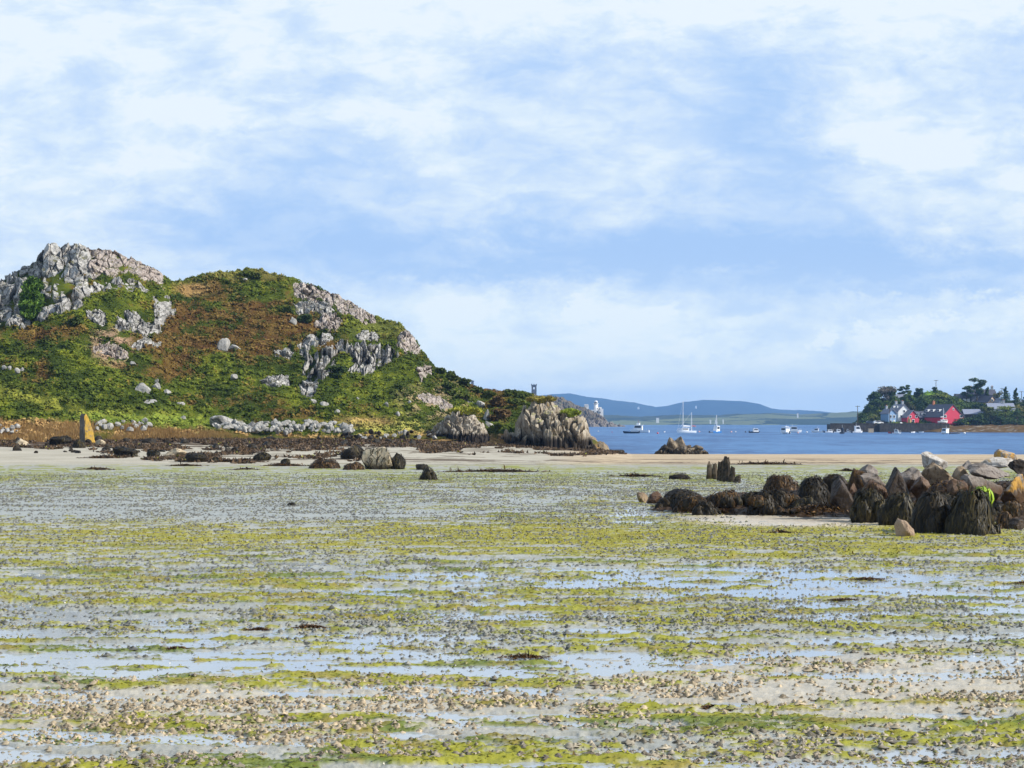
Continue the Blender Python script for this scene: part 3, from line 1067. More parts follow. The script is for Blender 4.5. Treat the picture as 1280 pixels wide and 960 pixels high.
def boulder(label, bb, mat, seed, cat='rock', name='boulder', sub=4, npl=12, cut=.62, rough=.15, group=None, depth=.85,
            tri=False, roll=0.0, sink=.12, weed=None, sharp=False):
    """bb = left, right, top, bottom in picture columns/rows and the distance"""
    x0, x1, y0, y1, Y = bb
    D, Fs = icos(sub)
    rad = boulder_fn(seed, npl, cut, rough, tri)
    V, lo, hi = norm_shape(D, rad)
    w = (x1 - x0) / F * Y
    h = (y1 - y0) / F * Y * (1 + sink)
    sc = np.array([w, w * depth, h]) / (hi - lo)
    cen = (lo + hi) / 2
    V = (V - np.array([cen[0], cen[1], lo[2]])) * sc
    if roll:
        c, s = math.cos(roll), math.sin(roll)
        zc = h / 2
        X, Z = V[:, 0], V[:, 2] - zc
        V = np.stack([X * c - Z * s, V[:, 1], X * s + Z * c + zc], -1)
        V[:, 0] *= w / np.ptp(V[:, 0])
        V[:, 2] = (V[:, 2] - V[:, 2].min()) * h / np.ptp(V[:, 2])
        V[:, 0] -= (V[:, 0].max() + V[:, 0].min()) / 2
    base = pt((x0 + x1) / 2, y1, Y)
    base[2] -= h * sink
    loc = Vector(base)
    loc.y += w * depth * .3
    if weed:
        root = empty(name, loc, label, cat, group)
        mesh('rock', V, Fs, mat, root, smooth=False)
        fronds('seaweed', V, weed, seed, root)
        return root
    o = mesh(name, V, Fs, mat, smooth=False, loc=loc)
    return props(o, label, cat, group)


def frond_data(V, spec, seed):
    """ribbons of weed that start on the upper surface and hang down its flanks"""
    n, length, width, cols = spec
    rg = np.random.default_rng(seed + 500)
    lo, hi = V.min(0), V.max(0)
    c = (lo + hi) / 2
    c[2] = lo[2]
    e = (hi - lo) / 2
    e[2] = hi[2] - lo[2]
    a = rg.random(n) * 2 * math.pi
    th = np.arccos(1 - .97 * rg.random(n)) * (.92)
    seg = 5
    k = np.arange(seg + 1)[None, :] / seg
    Lr = length * (.5 + .8 * rg.random(n))
    mean = e.mean()
    tt = np.minimum(th[:, None] + k * (Lr / mean)[:, None], 1.62)
    sw = (fbm(np.stack([np.cos(a) * 1.3, np.sin(a) * 1.3, th * 1.3 + seed], -1), 3) - .5) * 5
    aa = a[:, None] + k * sw[:, None] * (Lr / mean)[:, None] + np.cumsum(rg.normal(size=(n, seg + 1)) * .09, axis=1)
    # radius of the thing in that direction, from its nearest vertex
    U = (V - c) / e
    ur = np.linalg.norm(U, axis=1)
    ud = U / (ur[:, None] + 1e-9)
    Dd = np.stack([np.sin(tt) * np.cos(aa), np.sin(tt) * np.sin(aa), np.cos(tt)], -1).reshape(-1, 3)
    r = np.empty(len(Dd))
    sub = np.arange(0, len(V), max(1, len(V) // 700))
    for i in range(0, len(Dd), 4000):
        j = (Dd[i:i + 4000] @ ud[sub].T).argmax(axis=1)
        r[i:i + 4000] = ur[sub][j]
    r = r.reshape(n, seg + 1)
    r = .85 * r + .15 * np.median(r)
    lift = .0 + .13 * rg.random((n, 1)) * np.linspace(.35, 1.0, seg + 1)[None, :] + .03 * rg.random((n, seg + 1))
    p = (Dd.reshape(n, seg + 1, 3) * (r + lift)[..., None]) * e + c
    sx = np.stack([-np.sin(aa), np.cos(aa), 0 * aa], -1)
    w = (width * (.5 + rg.random((n, 1)))) * np.array([.7, 1, 1, .9, .7, .25])[None, :]
    tw = rg.normal(size=(n, seg + 1, 1)) * .4
    A = p - (sx + tw * np.array([0, 0, 1])) * w[..., None]
    B = p + (sx + tw * np.array([0, 0, 1])) * w[..., None]
    VV = np.stack([A, B], 2).reshape(-1, 3)
    b0 = (np.arange(n) * (seg + 1) * 2)[:, None] + np.arange(seg)[None, :] * 2
    Fc = np.stack([b0, b0 + 1, b0 + 3, b0 + 2], -1).reshape(-1, 4)
    c1, c2 = np.array(cols[0]), np.array(cols[1])
    q = rg.random((n, 1)) ** 2
    cc = np.repeat(c1 * (1 - q) + c2 * q, (seg + 1) * 2, axis=0)
    return VV, Fc, cc


def fronds(name, V, spec, seed, parent=None, loc=None):
    VV, Fc, cc = frond_data(V, spec, seed)
    return mesh(name, VV, Fc, M['weed'], parent, smooth=True, col=cc, loc=loc)


DK = ((.006, .005, .003), (.060, .040, .014))
OL = ((.008, .007, .003), (.080, .058, .016))
BR = ((.026, .015, .006), (.17, .088, .024))
RU = ((.045, .022, .009), (.17, .085, .025))
GR = ((.20, .33, .02), (.42, .55, .03))


def mound_lobes(bb, seed, depth=.8, sink=.15):
    """a heap made of several rounded lobes; returns lobe meshes and the place"""
    x0, x1, y0, y1, Y = bb
    w = (x1 - x0) / F * Y
    h = (y1 - y0) / F * Y * (1 + sink)
    rg = np.random.default_rng(seed + 900)
    D, Fs = icos(3)
    L = []
    n = 6
    for i in range(n):
        off = seed * 3.7 + i * 5.1
        r = 1 + .7 * (fbm(D * 1.5 + off, 3) - .5) + .5 * (fbm(D * 4 + off, 3) - .5)
        if i == 0:          # the body
            cx, cy, cz = 0., 0., 0.
            R = np.array([.46 * w, .42 * w * depth, .92 * h])
            r = (1 + .45 * (r - 1)) / (np.abs(D) ** 2.8).sum(1) ** (1 / 2.8)
        else:
            cx = ((i - .5) / (n - 1) - .5) * .78 + rg.uniform(-.06, .06)
            cy = rg.uniform(-.32, .05) * depth
            cz = h * rg.uniform(.05, .48) * (1 - (2 * abs(cx)) ** 2)
            R = np.array([rg.uniform(.20, .30) * w, rg.uniform(.20, .28) * w * depth, min(.55 * h, .34 * w) * rg.uniform(.8, 1.1)])
        V = D * r[:, None] * R
        V += np.array([cx * w, cy * w, cz])
        V[:, 2] = np.maximum(V[:, 2], -.1)
        L.append(V)
    A = np.concatenate(L)
    lo, hi = A.min(0), A.max(0)
    for V in L:
        V[:, 0] = (V[:, 0] - (lo[0] + hi[0]) / 2) * w / (hi[0] - lo[0])
        V[:, 2] *= h / hi[2]
    base = pt((x0 + x1) / 2, y1, Y)
    base[2] -= h * sink
    return L, Fs, Vector((base[0], base[1] + w * depth * .3, base[2]))


def weed_mound(label, bb, seed, cols=DK, n=900, length=.9, width=.022, depth=.8, group=None):
    w = bb[1] - bb[0]
    h = bb[3] - bb[2]
    if h < .27 * w:
        # thrown down flat: a ragged tangle without any body
        rg = np.random.default_rng(seed + 300)
        W, Hh = w / F * bb[4], h / F * bb[4]
        n = int(n * 1.6)
        u = np.clip(rg.normal(size=n) * .22, -.55, .55)
        v = np.clip(rg.normal(size=n) * .22, -.55, .55)
        lump = fbm(P3(u * 5 + seed, v * 3, 1.0), 3)
        k = lump > .34
        u, v, lump = u[k], v[k], lump[k]
        n = len(u)
        rad = np.hypot(u, v) / .5
        p = np.stack([u * W, v * W * .55 * depth, .01 + Hh * np.clip(1 - rad, 0, 1) * rg.random(n) * (.5 + 1.2 * (lump - .4))], -1)
        d = rg.normal(size=(n, 3)) * np.array([1, .5, .12])
        d /= np.linalg.norm(d, axis=1)[:, None]
        Ls = (W * .05 + length * .12) * (.5 + rg.random(n))
        sd = np.cross(d, np.array([0, 0, 1.0]) + rg.normal(size=(n, 3)) * .3)
        sd /= np.linalg.norm(sd, axis=1)[:, None]
        ww = (width * .9 * (.6 + rg.random(n)))[:, None]
        mid = p + d * Ls[:, None] * .5 + np.array([0, 0, 1]) * (Hh * .18 * rg.random(n))[:, None]
        end = p + d * Ls[:, None]
        V = np.stack([p - sd * ww * .6, p + sd * ww * .6, mid - sd * ww, mid + sd * ww, end], 1).reshape(-1, 3)
        b = (np.arange(n) * 5)[:, None]
        T3 = np.concatenate([b + np.array([[0, 1, 3]]), b + np.array([[0, 3, 2]]), b + np.array([[2, 3, 4]])])
        q = rg.random((n, 1)) ** 1.4
        cc = np.repeat(np.array(cols[0]) * (1 - q) + np.array(cols[1]) * q, 5, axis=0)
        base = pt((bb[0] + bb[1]) / 2, bb[3], bb[4])
        o = mesh('seaweed_patch', V, T3, M['weed'], col=cc, loc=Vector((base[0], base[1] + W * .12, base[2] + .01)))
        return props(o, label, 'seaweed', group)
    L, Fs, loc = mound_lobes(bb, seed, depth)
    root = empty('seaweed_mound', loc, label, 'seaweed', group)
    nv = len(L[0])
    mesh('weed_base', np.concatenate(L) * np.array([.97, .97, .97]), np.concatenate([Fs + nv * i for i in range(len(L))]), M['weed_rock'], root, smooth=True)
    VV, FF, CC = [], [], []
    o = 0
    for i, V in enumerate(L):
        a, b, c = frond_data(V, (int(n * 2.4 / len(L)), length * .42, width * .8, cols), seed * 13 + i)
        VV.append(a)
        FF.append(b + o)
        CC.append(c)
        o += len(a)
    mesh('fronds', np.concatenate(VV), np.concatenate(FF), M['weed'], root, smooth=True, col=np.concatenate(CC))
    return root


def build_jetty():
    # low bank under the heap of rocks, matted with weed
    cols = np.linspace(792, 1420, 330)
    s = np.linspace(0, 1, 90)
    PX, S = np.meshgrid(cols, s)
    yf = np.interp(PX, [792, 830, 900, 1000, 1060, 1140, 1250, 1420], [61, 58.2, 56, 55, 55, 52.5, 52.5, 53.5])
    yk = np.interp(PX, [792, 830, 900, 1000, 1100, 1250, 1420], [64, 70, 74, 76, 76, 76, 76])
    H = np.interp(PX, [792, 830, 860, 930, 1000, 1060, 1120, 1200, 1280, 1420], [0, .08, .18, .38, .45, .48, .58, .78, .95, 1.0])
    Yv = yf + (yk - yf) * S
    X = (PX - 640) / F * Yv
    z = H * np.sin(np.pi * np.clip(S * 1.15, 0, 1) ** .85) ** 1.25
    z += (.42 * (fbm(P3(X * 1.2, Yv * 1.2, 2), 4) - .5) + .26 * (fbm(P3(X * 4, Yv * 3, 5), 4) - .5)) * sstep(z, 0, .15)
    z -= .03
    k = fbm(P3(X * .9, Yv * .9, 9), 4)[..., None]
    c = np.array([.030, .017, .008]) * (1 - k) + np.array([.10, .055, .020]) * k
    V = np.stack([X, Yv, z], -1)
    bank = mesh('weed_bank', V, grid_faces(*PX.shape), M['weed'], smooth=False, col=c * .8)
    props(bank, kind='structure')
    # fronds lying all over that bank
    n = 60000
    i = RNG.integers(1, 89, n)
    j = RNG.integers(1, 329, n)
    ok = z[i, j] > .015
    i, j = i[ok], j[ok]
    n = len(i)
    p = V[i, j] + RNG.normal(size=(n, 3)) * np.array([.06, .06, .015])
    d = RNG.normal(size=(n, 3)) * np.array([.9, .8, .12]) + np.array([0, -.6, -.12])
    d /= np.linalg.norm(d, axis=1)[:, None]
    L = (.12 + .30 * RNG.random(n))[:, None]
    sd = np.cross(d, np.array([0, 0, 1.0]))
    sd /= np.linalg.norm(sd, axis=1)[:, None]
    w = (.012 + .022 * RNG.random(n))[:, None]
    a = p - sd * w
    b = p + sd * w
    e = p + d * L + np.array([0, 0, .02])
    VV = np.stack([a, b, e], 1).reshape(-1, 3)
    q = RNG.random((n, 1)) ** 1.6
    cc = np.array([.022, .013, .006]) * (1 - q) + np.array([.15, .078, .026]) * q
    o = mesh('seaweed_mat', VV, np.arange(3 * n).reshape(n, 3), M['weed'], col=np.repeat(cc, 3, axis=0))
    props(o, 'brown seaweed matted over the low bank between the jetty rocks', 'seaweed', kind='stuff')

    B = boulder
    W = (260, .5, .018, BR)
    WD = (420, .6, .018, DK)
    B('white grey boulder crowning the heap of jetty rocks', (1153, 1187, 564, 587, 66), M['jetty_white'], 11, npl=16, rough=.14)
    B('dark block with a tan upper face under the white boulder', (1152, 1195, 578, 604, 61), M['jetty_tan'], 12, npl=8, cut=.5, roll=.3, sharp=True)
    B('small square brown block right of the tan topped block', (1192, 1214, 582, 601, 62), M['jetty_tan'], 13, npl=8, cut=.5, sharp=True)
    B('long grey slab lying tilted below the lichen boulder', (1212, 1268, 579, 597, 61), M['jetty_grey'], 14, npl=9, cut=.5, roll=-.18, sharp=True)
    B('flat pale slab behind the tilted grey slab', (1222, 1272, 571, 586, 66), M['jetty_white'], 15, npl=9, cut=.5, sharp=True)
    B('yellow lichen boulder highest at the right of the jetty', (1245, 1274, 561, 578, 70), M['jetty_lichen'], 16, npl=12)
    B('small wedge of grey rock between tan block and flat slab', (1201, 1220, 575, 587, 66), M['jetty_grey'], 17, npl=8, cut=.5, tri=True)
    B('big dark rock cut off by the right picture edge', (1262, 1296, 573, 597, 63), M['jetty_dark'], 18, npl=9, cut=.55, sharp=True)
    B('broad grey rock with pale lichen crust above the large weed mound', (1203, 1257, 592, 633, 56), M['jetty_grey'], 19, npl=11, cut=.55)
    B('grey rock with an orange lichen cap near the right edge', (1252, 1286, 592, 632, 55.5), M['jetty_lichen'], 20, npl=9, cut=.5, rough=.2)
    B('large dark triangular rock with a tan right edge', (1102, 1141, 583, 626, 56), M['jetty_dark'], 21, tri=True, npl=7, cut=.5, sharp=True)
    B('smooth grey rock behind the dark triangular rock', (1123, 1160, 583, 612, 60), M['jetty_grey'], 22, npl=10)
    B('rust brown rock right of the dark triangular rock', (1139, 1164, 595, 622, 56), M['jetty_brown'], 23, npl=6, cut=.5, sharp=True)
    B('small grey rock on top at the left end of the heap', (1074, 1100, 580, 595, 63), M['jetty_grey'], 24, npl=10)
    B('brown rock draped with rusty weed below the small grey rock', (1060, 1088, 585, 612, 61), M['jetty_brown'], 25, npl=10, weed=W)
    B('pale grey rock with a brown foot in the heap', (1076, 1108, 590, 617, 58), M['jetty_grey'], 26, npl=9, cut=.5)
    B('black triangular rock at the front left of the heap', (1040, 1072, 597, 636, 54.5), M['jetty_dark'], 27, tri=True, npl=7, cut=.5, sharp=True)
    B('leaning brown slab beside the black triangular rock', (1060, 1080, 603, 634, 55), M['jetty_brown'], 28, npl=8, cut=.5, roll=.4, sharp=True)
    B('reddish brown rock with fringe of weed under the pale grey rock', (1080, 1110, 600, 626, 55.5), M['jetty_brown'], 29, npl=7, weed=W)
    B('round dark rock at the left shoulder of the heap', (1030, 1062, 592, 616, 60), M['jetty_dark'], 30, npl=12, weed=WD)
    B('small pinkish rock standing alone before the weed mounds', (1119, 1145, 648, 672, 46.2), M['jetty_pink'], 31, npl=12, cut=.6, rough=.16)
    B('red brown rock half buried in weed in the middle of the heap', (1160, 1196, 600, 622, 55), M['jetty_brown'], 32, npl=9, weed=W)
    B('dark brown rock right of the half buried red brown rock', (1185, 1212, 598, 622, 54), M['jetty_brown'], 33, npl=9, weed=WD)
    B('small tan rock at the left tip of the jetty', (796, 811, 615, 628, 66), M['jetty_tan'], 34, npl=9)
    B('small brown rock beside the tan rock at the tip', (808, 830, 614, 629, 65), M['jetty_brown'], 35, npl=9)
    B('broad flat dark rock with a squared top near the tip', (830, 881, 611, 632, 63), M['jetty_dark'], 36, npl=8, cut=.5, weed=(200, .4, .015, OL))
    B('small dark stone at the right edge in front of the heap', (1262, 1284, 648, 661, 49), M['jetty_dark'], 37, npl=9)

    Wm = weed_mound
    rj = np.random.default_rng(91)
    for i in range(30):
        x = rj.uniform(812, 1275)
        yb = np.interp(x, [812, 870, 960, 1060, 1110, 1200, 1275], [636, 643, 640, 642, 648, 640, 656]) - rj.uniform(0, 16)
        w = rj.uniform(16, 40)
        h = w * rj.uniform(.25, .5)
        Y = np.interp(x, [812, 870, 1060, 1200, 1275], [60, 57, 55, 52.5, 52]) + rj.uniform(0, 3)
        g = (DK, OL, BR)[i % 3]
        Wm('small hump of brown weed low along the front of the jetty', (x - w / 2, x + w / 2, yb - h, yb, Y), 120 + i, g, 260, .5, .018, .8, 'small weed humps along the jetty')
    Wm('black seaweed mound hanging in long strands beside the biggest mound', (1136, 1200, 618, 670, 47.5), 1, DK, 2000, 1.1)
    Wm('biggest seaweed mound with brown strands hanging on its right side', (1184, 1254, 614, 673, 46.8), 2, OL, 2400, 1.2)
    Wm('dark green seaweed mound behind the small pinkish rock', (1100, 1152, 616, 648, 51), 3, OL, 1200, .8)
    Wm('olive seaweed mound below the reddish brown rock', (1064, 1112, 612, 643, 53), 4, OL, 1000, .8)
    Wm('round dark weed mound left of the black triangular rock', (998, 1042, 600, 631, 58), 5, DK, 900, .7)
    Wm('dark weed mound with a long left flank in mid jetty', (935, 1000, 613, 643, 57), 6, DK, 1200, .8)
    Wm('small black weed mound nearest the sand at left', (865, 902, 627, 646, 56.5), 7, DK, 700, .5)
    Wm('brown weed hump behind the small black mound', (898, 928, 613, 634, 60), 8, BR, 600, .5)
    Wm('low weed hump between brown hump and long flanked mound', (922, 950, 620, 637, 59), 9, DK, 500, .5)
    Wm('brown weed mound on the crest of the low bank', (955, 1003, 594, 615, 68), 10, BR, 800, .6)
    Wm('small weed hump left of the flat dark rock', (818, 846, 621, 637, 61), 11, DK, 500, .4)
    Wm('dark weed hump behind the long flanked mound', (1000, 1036, 596, 614, 64), 12, DK, 600, .5)
    Wm('brown weed tuft right of the biggest mound', (1244, 1270, 640, 661, 49.5), 13, BR, 500, .5)
    Wm('wide brown weed spread at the front of the bank centre', (985, 1062, 622, 640, 54.5), 14, BR, 1000, .7)
    Wm('low brown weed hump on the sand before the tip', (840, 878, 629, 641, 58.5), 15, BR, 500, .4)
    L, Fs, loc = mound_lobes((1214, 1243, 606, 624, 52), 16)
    V = np.concatenate(L)
    o = fronds('green_seaweed', V, (420, .45, .022, GR), 16, None, loc)
    props(o, 'bright yellow green sea lettuce hanging on the grey lichen rock', 'seaweed')


build_jetty()


def build_shore():
    # dark shore ledge at the foot of the bank, as a belt of tumbled weed
    n = 110000
    px = RNG.uniform(-250, 800, n)
    lo = np.interp(px, [-250, 0, 100, 200, 300, 420, 520, 640, 745, 800], [562, 560, 570, 577, 580, 579, 570, 569, 571, 570])
    hi = np.interp(px, [-250, 0, 100, 200, 300, 420, 520, 640, 745, 800], [553, 553, 550, 550, 549, 547, 548, 553, 562, 566])
    py = hi + (lo - hi) * RNG.random(n) ** 1.7
    keep = fbm(P3(px * .020, py * .26, 4.2), 5, .6) + .24 * (1 - (py - hi) / (lo - hi)) > .635
    px, py = px[keep], py[keep]
    p = beach_points(px, py)
    n = len(px)
    d = RNG.normal(size=(n, 3)) * np.array([1, .8, .25])
    d[:, 2] = np.abs(d[:, 2]) + .1
    d /= np.linalg.norm(d, axis=1)[:, None]
    d[:, 2] *= .5
    V, Fc = leaf_tris(p + d * .04, np.full(n, .26), up=d * 1.4, flat=.06, aspect=.4)
    q = RNG.random((n, 1))
    c = np.array([.026, .018, .011]) * (1 - q) + np.array([.15, .092, .045]) * q
    c[RNG.random(n) < .010] = (.30, .30, .03)
    o = mesh('wrack_line', V, Fc, M['weed'], col=np.repeat(c, 3, axis=0))
    props(o, 'dark brown seaweed wrack strewn along the foot of the bank', 'seaweed', kind='stuff')


def beach_points(px, py):
    """where the line of sight at a picture place meets the beach"""
    px = np.asarray(px, float)
    py = np.asarray(py, float)
    lo = np.full(px.shape, 20.0)
    hi = np.full(px.shape, 215.0)
    for _ in range(40):
        mid = (lo + hi) / 2
        z = CZ + (HY - py) / F * mid
        g = ground_z((px - 640) / F * mid, mid)
        below = z < g
        hi = np.where(below, mid, hi)
        lo = np.where(below, lo, mid)
    Y = (lo + hi) / 2
    X = (px - 640) / F * Y
    return np.stack([X, Y, ground_z(X, Y)], -1)


build_shore()


def on_beach(x0, x1, y0, y1):
    p = beach_points(np.array([(x0 + x1) / 2.]), np.array([float(y1)]))[0]
    return (x0, x1, y0, y1, float(p[1]))


def build_left_things():
    # the leaning standing stone, a tapered slab with a slanting head
    Y = 158.0
    prof = [(101.5, 553), (101, 535), (101.6, 520), (104, 517.5), (108, 523), (112, 535), (117.5, 554)]
    b = pt(109, 553, Y)
    fr, bk = [], []
    V = []
    rg = np.random.default_rng(5)
    nz = 14
    lft = np.interp(np.linspace(556, 517.5, nz), [517.5, 520, 535, 556], [103.2, 101.6, 101, 101.5])
    rgt = np.interp(np.linspace(556, 517.5, nz), [517.5, 520, 524, 531, 540, 554, 556], [104.8, 106.4, 108.6, 111.4, 114.2, 117.5, 118])
    rows = np.linspace(556, 517.5, nz)
    ring = 12
    for l, r, y in zip(lft, rgt, rows):
        c = (l + r) / 2
        for k in range(ring):
            a = 2 * math.pi * k / ring + .35
            ca, sa = math.cos(a), math.sin(a)
            sx = math.copysign(abs(ca) ** .35, ca)
            sy = math.copysign(abs(sa) ** .35, sa)
            q = pt(c + sx * (r - l) / 2, y, Y)
            j = .05 * (rg.random(3) - .5)
            V.append((q[0] - b[0] + j[0], sy * .55 * (.7 + .3 * (r - l) / 16) + j[1], q[2] - b[2] + j[2] * .5))
    fs = []
    for i in range(nz - 1):
        for k in range(ring):
            fs.append((i * ring + k, i * ring + (k + 1) % ring, (i + 1) * ring + (k + 1) % ring, (i + 1) * ring + k))
    fs += [tuple(range(ring - 1, -1, -1)), tuple(range((nz - 1) * ring, nz * ring))]
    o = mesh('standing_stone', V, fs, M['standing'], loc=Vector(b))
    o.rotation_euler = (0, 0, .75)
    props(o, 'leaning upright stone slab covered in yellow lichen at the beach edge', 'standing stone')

    B = boulder
    S = M['stone']
    def hb(x0, x1, y0, y1):
        t = float(hill_t((x0 + x1) / 2, y1))
        return (x0, x1, y0, y1, float(hill_pos(np.array([(x0 + x1) / 2.]), np.array([t]))[0, 1]) - .6)
    hs = [('large pale boulder leaning on the lower slope', 169, 190, 477, 491), ('round pale boulder right of the leaning boulder', 189, 201, 477, 487),
          ('flat pale rock below the leaning boulder', 169, 196, 498, 505), ('small white stone highest of the slope boulders', 193, 198, 473, 477),
          ('small white stone below the round slope boulder', 203, 213, 486, 493), ('round white stone alone near the lower path of bracken', 220, 231, 502, 508),
          ('small round white stone above the row of slabs', 224, 232, 519, 525),
          ('pale rock with a pointed top alone in red bracken', 271, 287, 421, 437), ('flat pale rock touching the pointed one', 283, 300, 430, 437),
          ('small pale stone in bracken under the pointed rock', 288, 297, 467, 473), ('white stone at far left of a row of four', 2, 8, 456, 461),
          ('second white stone in the row of four', 9, 14, 457, 461), ('biggest white stone in the row of four', 18, 25, 459, 465), ('white stone at right end of the row of four', 24, 30, 459, 463),
          ('pale stone below the left end of the fluted cliff', 385, 396, 498, 505), ('flat pale stone right of it on the slope', 399, 411, 501, 509), ('pale stone lowest in the stone trail', 415, 425, 511, 519),
          ('small bright white stone below the cliff', 445, 449, 496, 500), ('white angular stone in the grass below the cliff', 478, 486, 502, 508), ('small white stone right of the white angular stone', 510, 514, 500, 504),
          ('white stone in the gorse at the hill end', 584, 592, 499, 505), ('broad pale rock in the shrubs at the hill end', 594, 606, 500, 508), ('narrow pale rock above the gap between shore outcrops', 604, 612, 510, 526),
          ('pale boulder lying in the gap between shore outcrops', 606, 619, 525, 536), ('grey white block left of a dark bush on the rounded hill', 361, 371, 395, 405), ('small white stone left of the grey white block', 350, 355, 400, 404),
          ('pale rock in tan grass below the bare patch', 494, 500, 514, 519), ('small pale stone near the skyline of the rounded hill', 303, 309, 347, 350), ('white stone in tan bracken scar', 162, 170, 451, 455)]
    for i, (l, a, b_, c, d) in enumerate(hs):
        B(l, hb(a, b_, c, d), S, 100 + i, cat='stone', sub=3, npl=9, cut=.6, sink=.25)
    # slabs and tumbled boulder wall along the bank
    ws = [('big flat topped grey slab at left end of the tumbled wall', 261, 293, 519, 533), ('smaller grey slab leaning on the big flat one', 291, 307, 523, 534), ('grey block third in the row of slabs', 306, 321, 526, 536)]
    for i, (l, a, b_, c, d) in enumerate(ws):
        B(l, hb(a, b_, c, d), M['crag'], 140 + i, cat='slab', name='slab', sub=3, npl=8, cut=.55, sharp=True)
    rg = np.random.default_rng(44)
    proto = []
    D, Fs = icos(3)
    for k in range(6):
        rad = boulder_fn(700 + k, 4, .40, .06)
        V = D * rad(D)[:, None]
        proto.append(V)

    meshes = {}

    def stone(px, py, wpx, label, group, mat, dz=0.0, onb=False):
        k = int(rg.integers(0, 6))
        key = (k, mat.name)
        if onb:
            q = beach_points(np.array([px]), np.array([py]))[0]
        else:
            t = float(hill_t(px, py))
            q = hill_pos(np.array([px]), np.array([t]))[0]
            q = q + np.array([0, -.6, .25])
        if key not in meshes:
            o = mesh('wall_stone', proto[k], Fs, mat, smooth=False)
            meshes[key] = o.data
        else:
            o = bpy.data.objects.new('wall_stone', meshes[key])
            COL.objects.link(o)
        s = wpx / F * q[1] / 2
        o.location = (q[0], q[1], q[2] + s * .12 + dz)
        o.scale = (s * rg.uniform(.8, 1.4), s * rg.uniform(.7, 1.1), s * rg.uniform(.6, 1.2))
        o.rotation_euler = (rg.uniform(-.4, .4), rg.uniform(-.4, .4), rg.uniform(0, 6))
        return props(o, label, 'stone', group)
    for i in range(150):
        px = rg.uniform(268, 442)
        top = np.interp(px, [268, 300, 330, 380, 430, 442], [535, 534, 531, 531, 533, 536])
        bot = np.interp(px, [268, 300, 350, 442], [538, 541, 544, 544])
        stone(px, rg.uniform(top, bot), rg.uniform(4.5, 9.5), 'small pale stone in the long tumbled wall along the bank', 'stones of the long tumbled wall', S)
    for i in range(26):
        px = rg.uniform(122, 190)
        stone(px, rg.uniform(530, 541), rg.uniform(4, 10), 'grey stone in the short heap right of the standing stone', 'stones of the short heap', S)
    for i in range(46):
        px = rg.uniform(430, 545)
        stone(px, rg.uniform(543, 551), rg.uniform(3, 8), 'grey stone on the dark shore between wall and left outcrop', 'stones on the dark shore', M['stone'] if rg.random() < .35 else M['weed_rock'])
    for i in range(12):
        stone(rg.uniform(0, 24), rg.uniform(535, 545), rg.uniform(4, 9), 'pale stone in the dry grass at the left picture edge', 'stones at the left edge', S)
    # weed-dark rocks lying on the beach
    dk = M['weed_rock']
    for i in range(70):
        px = rg.uniform(-40, 560)
        py = rg.uniform(552, 567) if px < 330 else rg.uniform(549, 560)
        o = stone(px, py, rg.uniform(4, 13), 'small dark weedy rock on the upper beach', 'small dark beach rocks', dk, onb=True)
        o.name = 'beach_rock'
    bl = [('dark weedy rock with a flat top left of the standing stone', 60, 88, 545, 557, dk), ('pale grey rock at the bank foot far left', 18, 34, 548, 558, M['beach_tan']),
          ('dark rock touching the foot of the standing stone', 88, 106, 549, 560, dk), ('tan rock right of the foot of the standing stone', 118, 131, 549, 557, M['beach_tan']),
          ('weedy rock with yellow green top on the sand', 182, 200, 562, 573, dk), ('long dark weedy rock low on the beach', 140, 172, 558, 571, dk),
          ('domed dark weed rock right of the long one', 231, 256, 566, 578, dk), ('dark rock speckled with pale barnacles', 204, 232, 560, 572, M['beach_tan']),
          ('dark humped rock in the middle of the sand', 316, 338, 565, 576, dk), ('small dark hump right of the humped rock', 350, 363, 573, 580, dk),
          ('small dark hump left of the humped rock', 262, 274, 571, 578, dk),
          ('big tan rock on the flat with weed at its feet', 452, 491, 558, 587, M['beach_tan']), ('dark weedy rock left behind the big tan rock', 425, 455, 556, 574, dk),
          ('dark weedy rock against the right of the big tan rock', 487, 507, 567, 587, dk), ('low dark rock on the flat right of the big tan rock', 519, 536, 580, 588, dk)]
    for i, (l, a, b_, c, d, mt) in enumerate(bl):
        B(l, on_beach(a, b_, c, d), mt, 200 + i, sub=3 if i != 11 else 4, npl=11, weed=(200, .5, .03, OL) if mt is dk else ((160, .5, .03, OL) if i == 11 else None))
    Wm = weed_mound
    Wm('spiky dark weed clump alone on the green flat', on_beach(524, 547, 584, 601), 31, OL, 500, .5, .02)
    Wm('brown weed hump between dark hump and big tan rock', on_beach(385, 425, 573, 586), 32, BR, 700, .7, .03)
    Wm('long brown weed heap left of the big tan rock', on_beach(330, 385, 576, 583), 33, BR, 700, .7, .03, .5)
    Wm('low brown weed heap under the left of the big tan rock', on_beach(428, 456, 577, 588), 34, BR, 500, .6, .03)
    Wm('flat brown weed patch on the bright sand strip', on_beach(98, 150, 567, 573), 35, BR, 500, .7, .03, .5)
    Wm('flat brown weed patch left of the domed dark rock', on_beach(262, 330, 571, 578), 36, BR, 700, .7, .03, .5)
    Wm('thin dark weed streak on the green flat at left', on_beach(88, 148, 583, 588), 37, BR, 500, .6, .03, .6)
    Wm('thin dark weed streak below the domed rock', on_beach(205, 255, 579, 583), 38, BR, 400, .6, .03, .6)
    Wm('thin brown weed streak right of the domed rock', on_beach(285, 330, 584, 588), 39, BR, 400, .6, .03, .6)
    Wm('dark weed hump on the green flat in centre right', on_beach(836, 864, 592, 600), 40, DK, 400, .4, .02)
    Wm('long thin weed line on the green flat in the centre', on_beach(545, 680, 586, 591), 41, BR, 900, .6, .03, .25)
    Wm('thin weed line left of the old posts', on_beach(760, 835, 592, 597), 42, BR, 700, .6, .03, .25)
